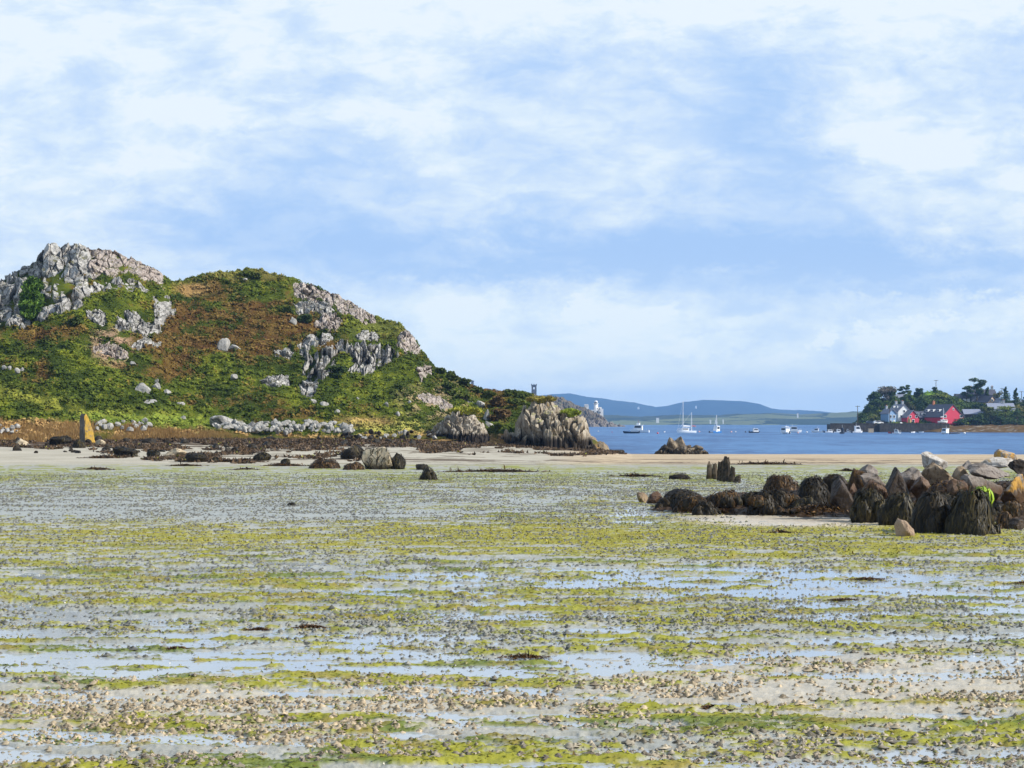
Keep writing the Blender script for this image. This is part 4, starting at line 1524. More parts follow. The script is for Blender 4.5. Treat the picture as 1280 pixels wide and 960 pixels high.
    Wm('brown weed streak on the sand bar left of the heap', on_beach(1045, 1078, 584, 590), 43, BR, 400, .5, .03, .5)
    Wm('long brown weed streak on the sand bar behind the posts', on_beach(920, 1000, 576, 581), 44, BR, 800, .7, .04, .3)
    Wm('small dark weed spot on the grey mud at left centre', on_beach(358, 372, 628, 633), 45, DK, 200, .2, .01)
    Wm('flat brown weed heap on the sand before the jetty', on_beach(945, 1010, 662, 669), 46, BR, 700, .4, .014, .5)
    # rusty weed clumps lying on the mud in front
    for i, (l, a, b_, c, d) in enumerate([
            ('rusty weed clump with green on it left of centre', 365, 410, 777, 787), ('small rusty weed clump on wet mud at left', 305, 340, 782, 790),
            ('rusty weed clump in the pools at the centre', 625, 690, 815, 825), ('dark rusty weed clump at the lower right', 862, 925, 880, 889),
            ('rusty weed clump highest of the right hand pair', 1064, 1112, 718, 726), ('rusty weed clump lowest of the right hand pair', 1036, 1076, 744, 752),
            ('dark weed clump at the right edge on wet mud', 1262, 1296, 724, 731), ('small rusty weed clump left in the pool margin', 205, 235, 806, 813)]):
        Y = CZ * F / (d - HY)
        Wm(l, (a, b_, d - (d - c) * .62, d, Y), 60 + i, RU, 420, .16, .007, .55)


build_left_things()


def loaf(X0, X1, skyf, Yf, Yb, base_py, nx, ns, seed, rel, cs, name, mat, bump=1.0, tilt=.35, edge=None, power=.42):
    """solid rock mass: silhouette given by skyf(px) at its middle depth, steep front"""
    px = np.linspace(X0, X1, nx)
    s = np.linspace(0, 1, ns)
    PX, S = np.meshgrid(px, s)
    ym = (Yf + Yb) / 2
    top = skyf(PX)
    ztop = CZ + (HY - top) / F * ym
    zb = CZ + (HY - base_py) / F * Yf
    arch = np.clip(np.sin(np.pi * np.clip(S, 0, 1)), 0, 1) ** power
    z = zb + (ztop - zb) * arch
    hx = (PX - X0) / (X1 - X0)
    bulge = np.clip(4 * hx * (1 - hx), 0, 1) ** .4
    Yv = ym + (S - .5) * (Yb - Yf) * bulge
    X = (PX - 640) / F * ym
    q = np.where(S < .5, 0, 1)
    along = z + Yv * .25
    wx = (fbm(P3(X * .4, along * .4, seed), 4) - .5) * 4.0
    a = (X + tilt * z + wx) / (cs * .8)
    b = (along + wx * .9) / (cs * 1.15)
    f1, f2, hh, ox, oy = voronoi(a, b, seed)
    d = rel * (.8 * hh + .35 * (ox * np.sin(hh * 40) + oy * np.cos(hh * 23))) - rel * .45 * np.exp(-((f2 - f1) / .10) ** 2)
    f1, f2, h2, ox, oy = voronoi(a * 2.4 + 5, b * 2.1 + 3, seed + 9)
    d += rel * .32 * (h2 - .5 + ox * np.sin(h2 * 31)) - rel * .2 * np.exp(-((f2 - f1) / .14) ** 2)
    d += .4 * rel * (fbm(P3(X * 1.8, along * 1.5, seed + 4), 4) - .5)
    ramp = sstep(arch, .05, .35)
    d = (d - rel * .5) * bump
    fr = 1 - 2 * S
    Yv = Yv - d * np.sign(fr) * np.clip(np.abs(fr) * 1.6, 0, 1)
    z = z + d * ramp * .8
    z = np.where((S < .02) | (S > .98), zb - 1.0, z)
    return mesh(name, np.stack([X, Yv, z], -1), grid_faces(*PX.shape), mat)


def sil(xs, ys):
    return lambda p: np.interp(p, xs, ys)


def build_shore_rocks():
    o = loaf(530, 616, sil([530, 540, 552, 566, 580, 592, 602, 610, 616], [556, 536, 526, 516, 513, 515, 526, 540, 560]), 181, 193, 560, 190, 120, 3, .9, 1.0, 'shore_outcrop', M['shore_crag'])
    props(o, 'grey shore outcrop with orange lichen and a black tide band', 'rock outcrop')
    o = loaf(618, 748, sil([618, 630, 640, 655, 668, 682, 690, 700, 712, 726, 734, 740, 748], [560, 541, 534, 512, 501, 500, 500, 507, 517, 521, 534, 550, 565]), 181, 197, 564, 320, 160, 8, 1.7, 1.9, 'shore_outcrop', M['shore_crag_tan'])
    props(o, 'largest tan shore outcrop at the water edge with grassy top', 'rock outcrop')
    boulder('small weedy rock off the right foot of the largest outcrop', (747, 762, 551, 566, 192), M['skerry'], 301, npl=9, cut=.55, sub=3, sharp=True)
    boulder('low black rock beside the small weedy rock', (758, 782, 562, 568, 196), M['weed_rock'], 302, npl=9, sub=3)
    # skerry: three blocks on a weedy base
    o = loaf(812, 888, sil([812, 822, 832, 842, 850, 862, 874, 884, 888], [569, 565, 561, 559, 558, 557, 560, 565, 569]), 199, 210, 569, 120, 60, 21, .7, 1.0, 'skerry', M['skerry'], power=.5)
    props(o, 'low skerry of tan rock in the water beyond the sand bar', 'rock')
    boulder('upright dark tooth of rock on the left of the skerry', (833, 848, 546, 566, 203), M['skerry'], 311, npl=6, cut=.5, sub=3, sharp=True)
    boulder('tan square block topping the skerry', (842, 860, 545, 566, 204.5), M['skerry'], 313, npl=6, cut=.5, sub=3, sharp=True)
    boulder('dark slab on the left end of the skerry', (822, 838, 555, 566, 202), M['weed_rock'], 313, npl=8, cut=.5, tri=True, sub=3, sharp=True)
    boulder('tan rounded block on the right of the skerry', (861, 880, 556, 567, 203), M['skerry'], 314, npl=9, cut=.55, sub=3, sharp=True)
    # turf on the two outcrops
    for lab, cx, cy, rx, ry, Y, c in [('yellow green turf cap on the left shore outcrop', 582, 514, 20, 4, 186.5, (.30, .30, .04)),
                                      ('bright green turf on the shoulder of the largest outcrop', 713, 517, 12, 4.5, 187, (.27, .32, .04)),
                                      ('dry yellow turf on the crown of the largest outcrop', 676, 500, 18, 3.5, 188, (.30, .25, .06))]:
        n = 1300
        a = RNG.random(n) * 6.283
        r = np.sqrt(RNG.random(n))
        px = cx + np.cos(a) * r * rx
        py = cy + np.sin(a) * r * ry
        p = pt(px, py, Y + np.sin(a * 3.1) * 1.6)
        V, Fc = leaf_tris(p, np.full(n, .3), flat=.6, aspect=.3)
        cc = np.array(c) * (.6 + .8 * RNG.random(n))[:, None]
        props(mesh('turf_tuft', V, Fc, M['leaf'], col=np.repeat(cc, 3, axis=0)), lab, 'turf')


build_shore_rocks()


def build_posts():
    """rotten ribs of an old hull or pier standing on the flat"""
    def post(label, x0, x1, y0, y1, Y, mat, seed, lean=0.0):
        w = (x1 - x0) / F * Y
        h = (y1 - y0) / F * Y
        rg = np.random.default_rng(seed)
        n, nz = 9, 9
        V = []
        for i in range(nz):
            t = i / (nz - 1)
            for k in range(n):
                a = 6.283 * k / n
                r = w / 2 * (1.05 - .45 * t ** 1.5) * (1 + .35 * (rg.random() - .5))
                zz = t * h * (1 + (.30 * (rg.random() - .7) if i == nz - 1 else 0)) - (.25 if i == 0 else 0)
                V.append((math.cos(a) * r + lean * t * h, math.sin(a) * r * .8, zz))
        fs = [(i * n + k, i * n + (k + 1) % n, (i + 1) * n + (k + 1) % n, (i + 1) * n + k) for i in range(nz - 1) for k in range(n)]
        fs += [tuple(range((nz - 1) * n, nz * n))]
        b = pt((x0 + x1) / 2, y1, Y)
        o = mesh('old_post', V, fs, mat, loc=Vector((b[0], b[1], 0.0)))
        props(o, label, 'post', 'rotten posts on the flat')
    post('leftmost pale rotten post of the cluster', 883, 891, 577, 599, 93, M['timber_pale'], 1)
    post('second pale post from the left in the rotten cluster', 889, 898, 578, 599, 93, M['timber_pale'], 2)
    post('short dark post in the middle of the rotten cluster', 896, 905, 578, 602, 91, M['timber'], 3)
    post('tallest dark post tapering to a spike', 904, 915, 572, 605, 89, M['timber'], 4, -.05)
    post('dark broken post left of the spike', 899, 909, 577, 603, 90, M['timber'], 5)
    post('squat dark stump right of the spike', 910, 918, 585, 605, 88.5, M['timber'], 6, .12)
    post('low leaning stump at the right end of the cluster', 916, 925, 596, 606, 88, M['timber'], 7, .3)


build_posts()


def build_casts():
    """coiled heaps thrown up by lugworms, and shells"""
    m, T, b = newmat('worm_cast_mud')
    a = T.add('ShaderNodeVertexColor', layer_name='Col').outputs[0]
    oi = T.add('ShaderNodeObjectInfo').outputs['Random']
    g = T.add('ShaderNodeNewGeometry').outputs['Position']
    n = T.noise(g, 40.0, 4, .7)
    k = T.m('ADD', .55, T.m('MULTIPLY', n, .9))
    T.set(b, 'Base Color', T.mix(1.0, a, T.add('ShaderNodeCombineColor', {0: k, 1: k, 2: k}).outputs[0], 'MULTIPLY'))
    T.set(b, 'Roughness', .45)
    T.set(b, 'Specular IOR Level', .3)
    D, Fs = icos(1)
    Du, Fu = icos(2)
    def heap(nseg, kk, jit):
        rg = np.random.default_rng(kk + 77)
        V = []
        for r, z in ((1.45, -.22), (.95, .16), (.66, .46), (.36, .70)):
            for i in range(nseg):
                a = 6.283 * (i + .5 * rg.random()) / nseg
                q = r * (1 + jit * (rg.random() - .5) * 1.6)
                V.append((math.cos(a) * q, math.sin(a) * q, z + jit * .45 * (rg.random() - .5)))
        V.append((.12 * rg.normal(), .12 * rg.normal(), .85 + .2 * rg.random()))
        fs = []
        for j in range(3):
            for i in range(nseg):
                a, b2 = j * nseg + i, j * nseg + (i + 1) % nseg
                fs += [(a, b2, b2 + nseg), (a, b2 + nseg, a + nseg)]
        for i in range(nseg):
            fs.append((3 * nseg + i, 3 * nseg + (i + 1) % nseg, 4 * nseg))
        return np.array(V), np.array(fs)
    vs = [heap(7, q, .75)[0] for q in range(5)]
    Fs = heap(7, 0, .75)[1]
    # places: dense in the bands where the photo shows them
    n = 280000
    Y = np.sqrt(RNG.uniform(14.0 ** 2, 106.0 ** 2, n))
    extra = np.sqrt(RNG.uniform(14.0 ** 2, 30.0 ** 2, 50000))
    Y = np.concatenate([Y, extra])
    n = len(Y)
    py = HY + CZ * F / Y
    px = RNG.uniform(-300, 1600, n)
    X = (px - 640) / F * Y
    dens = np.interp(py, [590, 600, 612, 640, 655, 672, 688, 700, 715, 740, 800, 830, 845, 862, 880, 915, 935, 960, 1000],
                     [.25, .60, 1.3, 1.3, .75, .60, .85, 1.0, .65, .50, .45, .22, .30, .9, 1, 1, .65, .55, .5])
    dens = dens * (1 - .55 * ell(px, py, 1060, 908, 340, 30, .5)) + .5 * ell(px, py, 1050, 862, 330, 34, .5)
    dens = dens * (1 - .75 * ell(px, py, 150, 832, 330, 20, .5)) * (1 - .6 * ell(px, py, 700, 846, 200, 22, .5))
    dens = dens * (1 - .9 * ell(px, py, 1015, 650, 150, 9, .4)) * (1 - .9 * ell(px, py, 1290, 646, 70, 9, .4))
    cl = fbm(P3(X * 1.0, Y * 1.5, 14.0), 4, .6)
    cl2 = fbm(P3(X * .35, Y * .6, 44.0), 3)
    dens = dens * (.10 + 1.15 * sstep(cl * .6 + cl2 * .4, .44, .58))
    boost = np.interp(Y, [14, 30, 45, 106], [1.0, .75, .50, .36])
    keep = RNG.random(n) < dens * boost
    X, Y, px, py = X[keep], Y[keep], px[keep], py[keep]
    n = len(X)
    s = (.016 + .022 * RNG.random(n) ** 1.6) * np.interp(Y, [14, 30, 106], [1.05, 1.2, 1.6])
    k = RNG.integers(0, 5, n)
    ang = RNG.random(n) * 6.283
    zm = np.maximum(mud_z(px, Y), -.012)
    order = np.argsort(Y)
    inb = (px[order] > 0) & (px[order] < 1280) & (py[order] < 958)
    near = order[inb][:300]
    rest = np.setdiff1d(np.arange(n), near)
    tanw = np.clip(ell(px, py, 1050, 858, 330, 44, .5) + ell(px, py, 280, 890, 420, 45, .5) + sstep(py, 840, 880) * .5, 0, 1)
    rc = RNG.random(n)
    cols = np.array([.235, .228, .19]) * (1 - tanw)[:, None] + np.array([.40, .315, .20]) * tanw[:, None]
    cols = cols * (.36 + .85 * rc)[:, None]
    cols = cols * np.interp(Y, [20, 45], [1.0, .80])[:, None]
    green = RNG.random(n) < .10
    cols[green] = np.array([.19, .18, .06])
    # cheap five sided heap for all but the closest
    a5 = np.arange(5) * 6.283 / 5
    Dl = np.concatenate([np.stack([1.35 * np.cos(a5), 1.35 * np.sin(a5), 0 * a5 - .2], -1), np.stack([.6 * np.cos(a5 + .5), .6 * np.sin(a5 + .5), 0 * a5 + .5], -1), [[.1, .05, .95]]])
    Fl = np.array([(i, (i + 1) % 5, 5 + i) for i in range(5)] + [((i + 1) % 5, 5 + (i + 1) % 5, 5 + i) for i in range(5)] + [(5 + i, 5 + (i + 1) % 5, 10) for i in range(5)])
    VV, FF, CC = [], [], []
    off = 0
    for sel, proto, faces in ((rest[Y[rest] < 27], np.stack(vs), Fs), (rest[Y[rest] >= 27], np.stack([Dl] * 5), Fl)):
        V0 = proto[k[sel]]
        if proto is not None and len(faces) == 15:
            V0 = V0 * (1 + .5 * (RNG.random((len(sel), V0.shape[1], 1)) - .5))
        ca, sa = np.cos(ang[sel])[:, None], np.sin(ang[sel])[:, None]
        x = (V0[..., 0] * ca - V0[..., 1] * sa) * s[sel][:, None] + X[sel][:, None]
        y = (V0[..., 0] * sa + V0[..., 1] * ca) * s[sel][:, None] + Y[sel][:, None]
        z = V0[..., 2] * s[sel][:, None] + zm[sel][:, None]
        nv = V0.shape[1]
        VV.append(np.stack([x, y, z], -1).reshape(-1, 3))
        FF.append((faces[None] + (np.arange(len(sel)) * nv)[:, None, None]).reshape(-1, 3) + off)
        off += len(sel) * nv
        CC.append(np.repeat(cols[sel], nv, axis=0))
    o = mesh('worm_casts', np.concatenate(VV), np.concatenate(FF), m, smooth=True, col=np.concatenate(CC))
    props(o, 'countless small grey mud casts dotted over the wet flat', 'worm casts', kind='stuff')
    pro = []
    for j in range(5):
        for t in range(3):
            V, Fu = heap(11, 20 + j * 3 + t, .8)
            c = np.array([.29, .235, .17]) * (.55 + .4 * t)
            me = mesh('worm_cast', V, Fu, m, smooth=False, col=np.tile(c, (len(V), 1)))
            pro.append(me.data)
            bpy.data.objects.remove(me)
    for i in near:
        o = bpy.data.objects.new('worm_cast', pro[int(RNG.integers(0, 15))])
        o.location = (X[i], Y[i], zm[i])
        o.scale = (s[i], s[i], s[i])
        o.rotation_euler = (0, 0, ang[i])
        COL.objects.link(o)
        props(o, 'small tan mud cast nearest the camera on the wet flat', 'worm cast', 'nearest worm casts')
    # broken shells
    n = 2600
    Y = np.sqrt(RNG.uniform(14.0 ** 2, 60.0 ** 2, n))
    px = RNG.uniform(-100, 1380, n)
    X = (px - 640) / F * Y
    p = np.stack([X, Y, np.maximum(mud_z(px, Y), 0) + .012], -1)
    V, Fc = leaf_tris(p, RNG.uniform(.008, .02, n), flat=.2, aspect=.7)
    c = np.array([.80, .74, .60]) * (.7 + .3 * RNG.random(n))[:, None]
    o = mesh('shell_bits', V, Fc, attr_shell, col=np.repeat(c, 3, axis=0))
    props(o, 'tiny pale shell fragments sprinkled over the mud', 'shells', kind='stuff')


def build_algae():
    c, r, am = ALG
    n = 420000
    Y = np.concatenate([np.sqrt(RNG.uniform(13.0 ** 2, 100.0 ** 2, n // 2)), RNG.uniform(13, 60, n // 2)])
    px = RNG.uniform(-140, 1420, n)
    i = np.clip(np.searchsorted(c, px), 0, len(c) - 1)
    j = np.clip(np.searchsorted(r, Y), 0, len(r) - 1)
    a = am[j, i]
    k = RNG.random(n) < a * .75
    px, Y = px[k], Y[k]
    col = ALGC[j[k], i[k]]
    n = len(px)
    X = (px - 640) / F * Y
    p = np.stack([X, Y, np.maximum(mud_z(px, Y), -.004) + .004], -1)
    d = RNG.normal(size=(n, 3)) * np.array([1.0, .55, .10])
    d[:, 2] = np.abs(d[:, 2]) + .08
    d /= np.linalg.norm(d, axis=1)[:, None]
    L = (.018 + .035 * RNG.random(n)) * np.interp(Y, [13, 40, 100], [1.0, 1.6, 2.6])
    sd = np.cross(d, np.array([0, 0, 1.0]))
    sd /= np.linalg.norm(sd, axis=1)[:, None]
    w = L[:, None] * .28
    V = np.stack([p - sd * w, p + sd * w, p + d * L[:, None]], 1).reshape(-1, 3)
    q = RNG.random((n, 1))
    col = col * (.45 + .95 * q)
    b = RNG.random(n) < .12
    col[b] = np.array([.16, .10, .03])
    o = mesh('green_algae', V, np.arange(3 * n).reshape(n, 3), M['leaf'], col=np.repeat(col, 3, axis=0))
    props(o, 'yellow green algae threads spread over the wet mud', 'algae', kind='stuff')


attr_shell = attrmat('shell', .35, .4, .15, 5)
build_casts()
build_algae()

# ------------------------------------------------------------------ far coast, headland, haze
def far_ridge(name, label, Y, xs, ys, base_py, depth, seed, cols, rough=6.0, fields=False):
    px = np.linspace(xs[0], xs[-1], 700)
    s = np.linspace(0, 1, 60)
    PX, S = np.meshgrid(px, s)
    sky = np.interp(PX, xs, ys)
    Yv = Y + depth * S
    py = base_py + (sky - base_py) * np.clip(S / .75, 0, 1) ** .9
    X = (PX - 640) / F * Yv
    z = CZ + (HY - py) / F * Yv
    rag = (fbm(P3(X * .012, Yv * .004, seed), 5, .62) - .5)
    z += rag * rough * sstep(S, .05, .4)
    # hedge and tree line bumps along the crest
    z += rough * .9 * np.clip(fbm(P3(X * .03, 0 * X, seed + 3), 3, .7) - .55, 0, 1) * sstep(S, .6, .75)
    z -= np.clip(S - .75, 0, 1) * 140
    z[0] = SEA - 2
    k = fbm(P3(X * .006, Yv * .002, seed + 5), 4)
    f1, f2, hh, _, _ = voronoi(X / 190 + rag * .6, Yv / 330 + rag * .6, seed)
    c1, c2, c3 = [np.array(q) for q in cols]
    c = c1 + (c2 - c1) * sstep(k, .42, .6)[..., None]
    if fields:
        hh2 = sstep(hh + (k - .5) * .6, .42, .55)[..., None]
        c = c * (1 - hh2) + (c3 * (.7 + .8 * hh[..., None])) * hh2
        c = np.where(((f2 - f1) < .07)[..., None], c1 * .8, c)
    o = mesh(name, np.stack([X, Yv, z], -1), grid_faces(*PX.shape), M['far'], smooth=True, col=c)
    return props(o, kind='structure')


M['far'] = attrmat('far_land', .95, .05, .3, .02)
RX = [480, 600, 660, 690, 712, 735, 760, 790, 820, 835, 850, 880, 905, 930, 950, 965, 980, 1010, 1040, 1060, 1100, 1200, 1450, 1650]
RY_ = [506, 502, 496, 492.5, 491.5, 496, 499, 503, 508.5, 507, 503, 500, 500.5, 501.5, 505, 511, 512.5, 513, 515.5, 516, 512, 508, 504, 510]
far_ridge('far_hills', '', 7400, RX, RY_, 530, 1500, 3, [(.014, .026, .026), (.026, .038, .030), (.10, .13, .05)], 7)
LX = [520, 600, 690, 760, 800, 850, 900, 960, 1000, 1040, 1070, 1150, 1350, 1600]
LY = [523, 521, 521, 519, 521, 518, 519.5, 516, 517.5, 516, 514.5, 512, 510, 512]
far_ridge('far_coast', '', 3700, LX, LY, 531.2, 900, 8, [(.030, .048, .028), (.055, .070, .04), (.11, .125, .06)], 7, True)


def far_houses():
    wm = plain('far_white_render', (.8, .79, .76), .7, .05)
    rm = plain('far_slate', (.12, .12, .14), .7, .1)
    for i, (lab, px, py, w) in enumerate([
            ('tiny white house high on the far ridge at left', 798, 509.5, 34), ('tiny white house below it on the far ridge', 790, 515.5, 30), ('white steep gabled house at the far shore field', 822, 524, 40),
            ('tiny white house under the middle of the far ridge', 870, 508.5, 28), ('leftmost tiny white house of the far shore row', 888, 525.5, 20), ('second tiny white house of the far shore row', 895, 525.5, 20),
            ('tiny white house alone right of the far shore row', 904, 525, 18), ('tiny white house on the right far slope', 997, 517.5, 20)]):
        Y = 3760 if py > 517 else 7700
        if px in (798, 790):
            Y = 7400 + 700
        p = pt(px, py, Y)
        e = empty('far_house', Vector(p), lab, 'house')
        w = w * (.15 if Y < 5000 else .24)
        h = w * .42
        MB().box((0, 0, h / 2 - 4), (w, w * .6, h + 8)).build('wall', wm, e)
        MB().prism([(-w * .33, h), (w * .33, h), (0, h * 1.7)], -w * .52, w * .52).build('roof', rm, e).rotation_euler = (0, 0, math.pi / 2)


far_houses()


def build_headland():
    M['headland'] = rockmat('brown_headland', (.10, .075, .05), (.16, .125, .085), (.06, .055, .03), .12, moss=(.08, .08, .025), band=(3, 8, (.09, .075, .06), 8), bump=.5, dist=.6, grain=1.2)
    o = loaf(540, 784, sil([540, 580, 600, 640, 668, 690, 706, 722, 738, 752, 764, 772, 784], [505, 486, 487, 491, 494, 494, 499, 506, 512, 521, 529, 531, 535]), 1700, 1880, 534, 320, 80, 33, 5.0, 11, 'headland', M['headland'], power=.7)
    props(o, kind='structure')
    wm = plain('white_lime_wash', (.82, .81, .79), .6, .04)
    dk = plain('dark_glass', (.03, .035, .045), .15, .1, 3, .5)
    gr = plain('grey_lead', (.35, .36, .38), .5, .1)
    Y = 1790.
    k = Y / F
    b = pt(745, 519, Y)
    e = empty('lighthouse', Vector(b), 'white lighthouse with domed lantern on the brown headland', 'lighthouse')
    def lx(px):
        return (px - 745) * k

    def lz(py):
        return (519 - py) * k
    MB().tube((0, 0, -6), (0, 0, lz(505)), 2.5, 2.1, 18).build('tower', wm, e, True)
    MB().tube((0, 0, lz(505)), (0, 0, lz(504.2)), 2.7, 2.7, 18).build('gallery', wm, e, True)
    ln = MB().tube((0, 0, lz(504.2)), (0, 0, lz(502.4)), 1.7, 1.7, 14).build('lantern', dk, e, True)
    MB().ico((0, 0, lz(502.4)), 1.8, 2, (1, 1, .8)).build('dome', wm, ln, True)
    MB().box((lx(748), 1.5, lz(514) - 4), (10 * k * .8, 5, 8.2 + 8)).build('keeper_house', wm, e)
    MB().box((lx(741.5), -1, lz(515.5) - 3), (6 * k, 4, 3 + 8)).build('annex', wm, e)
    MB().box((lx(751.5), -1, lz(515) - 3), (5 * k, 4, 4.5 + 8)).build('annex', wm, e)
    for px, py in ((746.5, 511), (749.5, 511), (746.5, 515), (750, 515.5), (742, 514.5)):
        MB().box((lx(px), -3.2 if px < 751 else -3.2, lz(py)), (1.0, .5, 1.5)).build('window', dk, e)
    p = pt(733, 509.5, Y)
    e = empty('cottage', Vector(p), 'low white cottage wall left of the lighthouse', 'cottage')
    MB().box((0, 0, 0), (5.5 * k, 5, 4)).build('wall', wm, e)
    MB().prism([(-2.8, 2), (2.8, 2), (0, 3.4)], -2.6 * k, 2.6 * k).build('roof', gr, e).rotation_euler = (0, 0, math.pi / 2)
    # old signal tower with an opening in its upper part
    M['tower'] = rockmat('dark_tower_stone', (.10, .10, .115), (.16, .16, .17), (.06, .06, .07), .5, bump=.4, grain=3)
    p = pt(667.5, 494, 1780.)
    k2 = 1780 / F
    w, h = 6.2 * k2, 14 * k2
    mb = MB()
    mb.box((0, 0, h * .26 - 4), (w, w, h * .52 + 8))
    mb.box((-w * .33, 0, h * .62), (w * .34, w, h * .20))
    mb.box((w * .33, 0, h * .62), (w * .34, w, h * .20))
    mb.box((0, 0, h * .80), (w, w, h * .16))
    e = empty('signal_tower', Vector(p), 'dark square stone tower with a window hole on the headland crest', 'tower')
    mb.build('wall', M['tower'], e)
    cb = MB().box((0, 0, h * .89), (w * 1.15, w * 1.15, h * .03))
    for sx in (-1, 0, 1):
        cb.box((sx * w * .46, -w * .46, h * .95), (w * .22, w * .22, h * .085))
        cb.box((sx * w * .46, w * .46, h * .95), (w * .22, w * .22, h * .085))
    cb.build('parapet', M['tower'], e)
    p = pt(590.5, 486, 1780.)
    e = empty('signal_tower', Vector(p), 'small distant square tower just over the hill shrubs', 'tower')
    MB().box((0, 0, 2), (3.2 * k2, 3.2 * k2, 10.5)).build('wall', M['tower'], e)
    MB().box((0, 0, 7.8), (3.9 * k2, 3.9 * k2, 1.1)).build('parapet', M['tower'], e)


build_headland()

# ------------------------------------------------------------------ harbour village on the right
VX = [1040, 1068, 1073, 1080, 1087, 1092, 1110, 1130, 1150, 1157, 1168, 1175, 1190, 1210, 1240, 1280, 1400, 1600]
VS = [534, 531, 524, 514, 504, 500, 499, 498, 494, 489.5, 488.5, 489.5, 496, 502, 503, 503, 500, 505]
VF, VB = 714.0, 776.0


def vpos(px, s):
    sky = np.interp(px, VX, VS)
    Y = VF + (VB - VF) * np.minimum(s, 1.0) + np.clip(s - 1, 0, 2) * 90
    py = 531 + (sky - 531) * np.clip(s, 0, 1) ** 1.15
    p = pt(px, py, Y)
    p[..., 2] -= np.clip(s - 1, 0, 2) ** 2 * 40
    return p


def vat(px, py):
    sky = float(np.interp(px, VX, VS))
    s = min(1.0, max(0.0, (531 - py) / max(.5, 531 - sky))) ** (1 / 1.15)
    return vpos(np.array(float(px)), np.array(s))


def vcol(px, py, rnd):
    n = fbm(P3(px * .09, py * .16, 4), 4)
    dk, md, lt = np.array((.042, .066, .020)), np.array((.08, .12, .025)), np.array((.17, .21, .035))
    c = dk + (md - dk) * sstep(n + (rnd - .5) * .4, .38, .58)[..., None]
    c = c + (lt - c) * (sstep(n + (rnd - .5) * .3, .58, .72) * .8)[..., None]
    f = ell(px, py, 1161, 491, 8, 3.2, .25)[..., None]
    c = c * (1 - f) + np.array((.15, .25, .025)) * f
    f = (ell(px, py, 1103, 520, 14, 5, .6) * .8 + ell(px, py, 1176, 496, 12, 3, .6) * .6)[..., None]
    return c * (1 - f) + np.array((.19, .20, .05)) * f


def plant(name, label, cat, base, w, h, col, n, seed, trunk=.3, shape='round', group=None, leaf=.45, lean=0.0):
    """tree or shrub: forked stem and a crown of leaf clumps in several lobes"""
    rg = np.random.default_rng(seed)
    e = empty(name, Vector(base), label, cat, group)
    lob, rad = [], []
    if shape == 'cone':
        for i in range(9):
            t = i / 8
            lob.append((rg.normal() * .05 * w, rg.normal() * .05 * w, h * (trunk * .5 + (1 - trunk * .5) * t)))
            rad.append((w * .5 * (1 - t) + .05 * w, h * .10))
    elif shape == 'flat':
        for i in range(7):
            a = rg.random() * 6.28
            r = w * .34 * math.sqrt(rg.random())
            lob.append((math.cos(a) * r + lean * w * .2 * (1 - i / 9), math.sin(a) * r, h * (.93 - .52 * i / 6) * rg.uniform(.95, 1.02)))
            rad.append((w * rg.uniform(.18, .30), h * .085))
    else:
        for i in range(9):
            a = rg.random() * 6.28
            r = w * .32 * math.sqrt(rg.random())
            lob.append((math.cos(a) * r, math.sin(a) * r * .8, h * rg.uniform(trunk + .12, .84)))
            rad.append((w * rg.uniform(.16, .27), h * rg.uniform(.13, .22)))
    lob = np.array(lob)
    rad = np.array(rad)
    mb = MB()
    top = (lean * w * .2, 0, h * (.9 if shape == 'cone' else .6))
    tr = max(.08, w * .035)
    mb.path([(0, 0, -.6), (lean * w * .08, .05 * tr, h * .3), top], [tr, tr * .75, tr * .3], 7)
    for i in range(len(lob)):
        a = np.array([0, 0, h * .25]) if shape != 'cone' else np.array([0, 0, lob[i][2] * .9])
        b = lob[i]
        mid = (a + b) / 2 + rg.normal(size=3) * .04 * w
        mb.path([a, mid, b], [tr * .45, tr * .3, tr * .12], 5)
    mb.build('trunk', M['bark'], e)
    k = rg.integers(0, len(lob), n)
    v = rg.normal(size=(n, 3))
    v /= np.linalg.norm(v, axis=1)[:, None]
    r = rg.random(n) ** .45
    p = lob[k] + v * r[:, None] * np.stack([rad[k, 0], rad[k, 0], rad[k, 1]], -1)
    gap = fbm(p * (2.2 / max(1.0, w * .25)) + seed, 3) > .40
    p = p[gap]
    V, Fc = leafy(p, np.full(len(p), leaf), rng=rg)
    c = np.array(col) * (.6 + .8 * fbm(p * .8 + seed * 2, 3))[:, None] * (.8 + .4 * rg.random(len(p)))[:, None]
    mesh('crown', V, Fc, M['leaf'], e, col=np.repeat(c, 3, axis=0))
    return e


M['slate'] = plain('blue_grey_slate', (.085, .085, .11), .6, .25, 2.0, .3)
M['slate_pale'] = plain('pale_weathered_slate', (.25, .27, .34), .6, .15, 1.0, .3)
M['slate_grey'] = plain('grey_slate', (.19, .19, .23), .6, .2, 1.0, .3)
M['red'] = plain('crimson_render', (.55, .045, .085), .7, .10, .8)
M['dark_red'] = plain('dark_red_render', (.10, .05, .055), .7, .12, .8)
M['white'] = plain('white_render', (.74, .75, .74), .7, .06, .8)
M['grey_wall'] = plain('grey_render', (.34, .36, .38), .8, .15, .8)
M['blue_wall'] = plain('pale_blue_render', (.24, .38, .58), .7, .08, .8)
M['tan_wall'] = plain('sandy_render', (.58, .42, .28), .7, .08, .8)
M['stone_wall'] = rockmat('grey_brown_masonry', (.065, .052, .042), (.10, .085, .07), (.035, .03, .025), 1.2, bump=.5, dist=.1)
M['glass'] = plain('window_glass', (.03, .04, .055), .1, .1, 2, .5)
M['trim'] = plain('white_trim', (.78, .78, .76), .5, .04, 2)
M['brick'] = plain('orange_chimney_brick', (.42, .17, .09), .8, .2, 4)
M['tyre'] = plain('black_rubber', (.02, .02, .02), .8, .1)
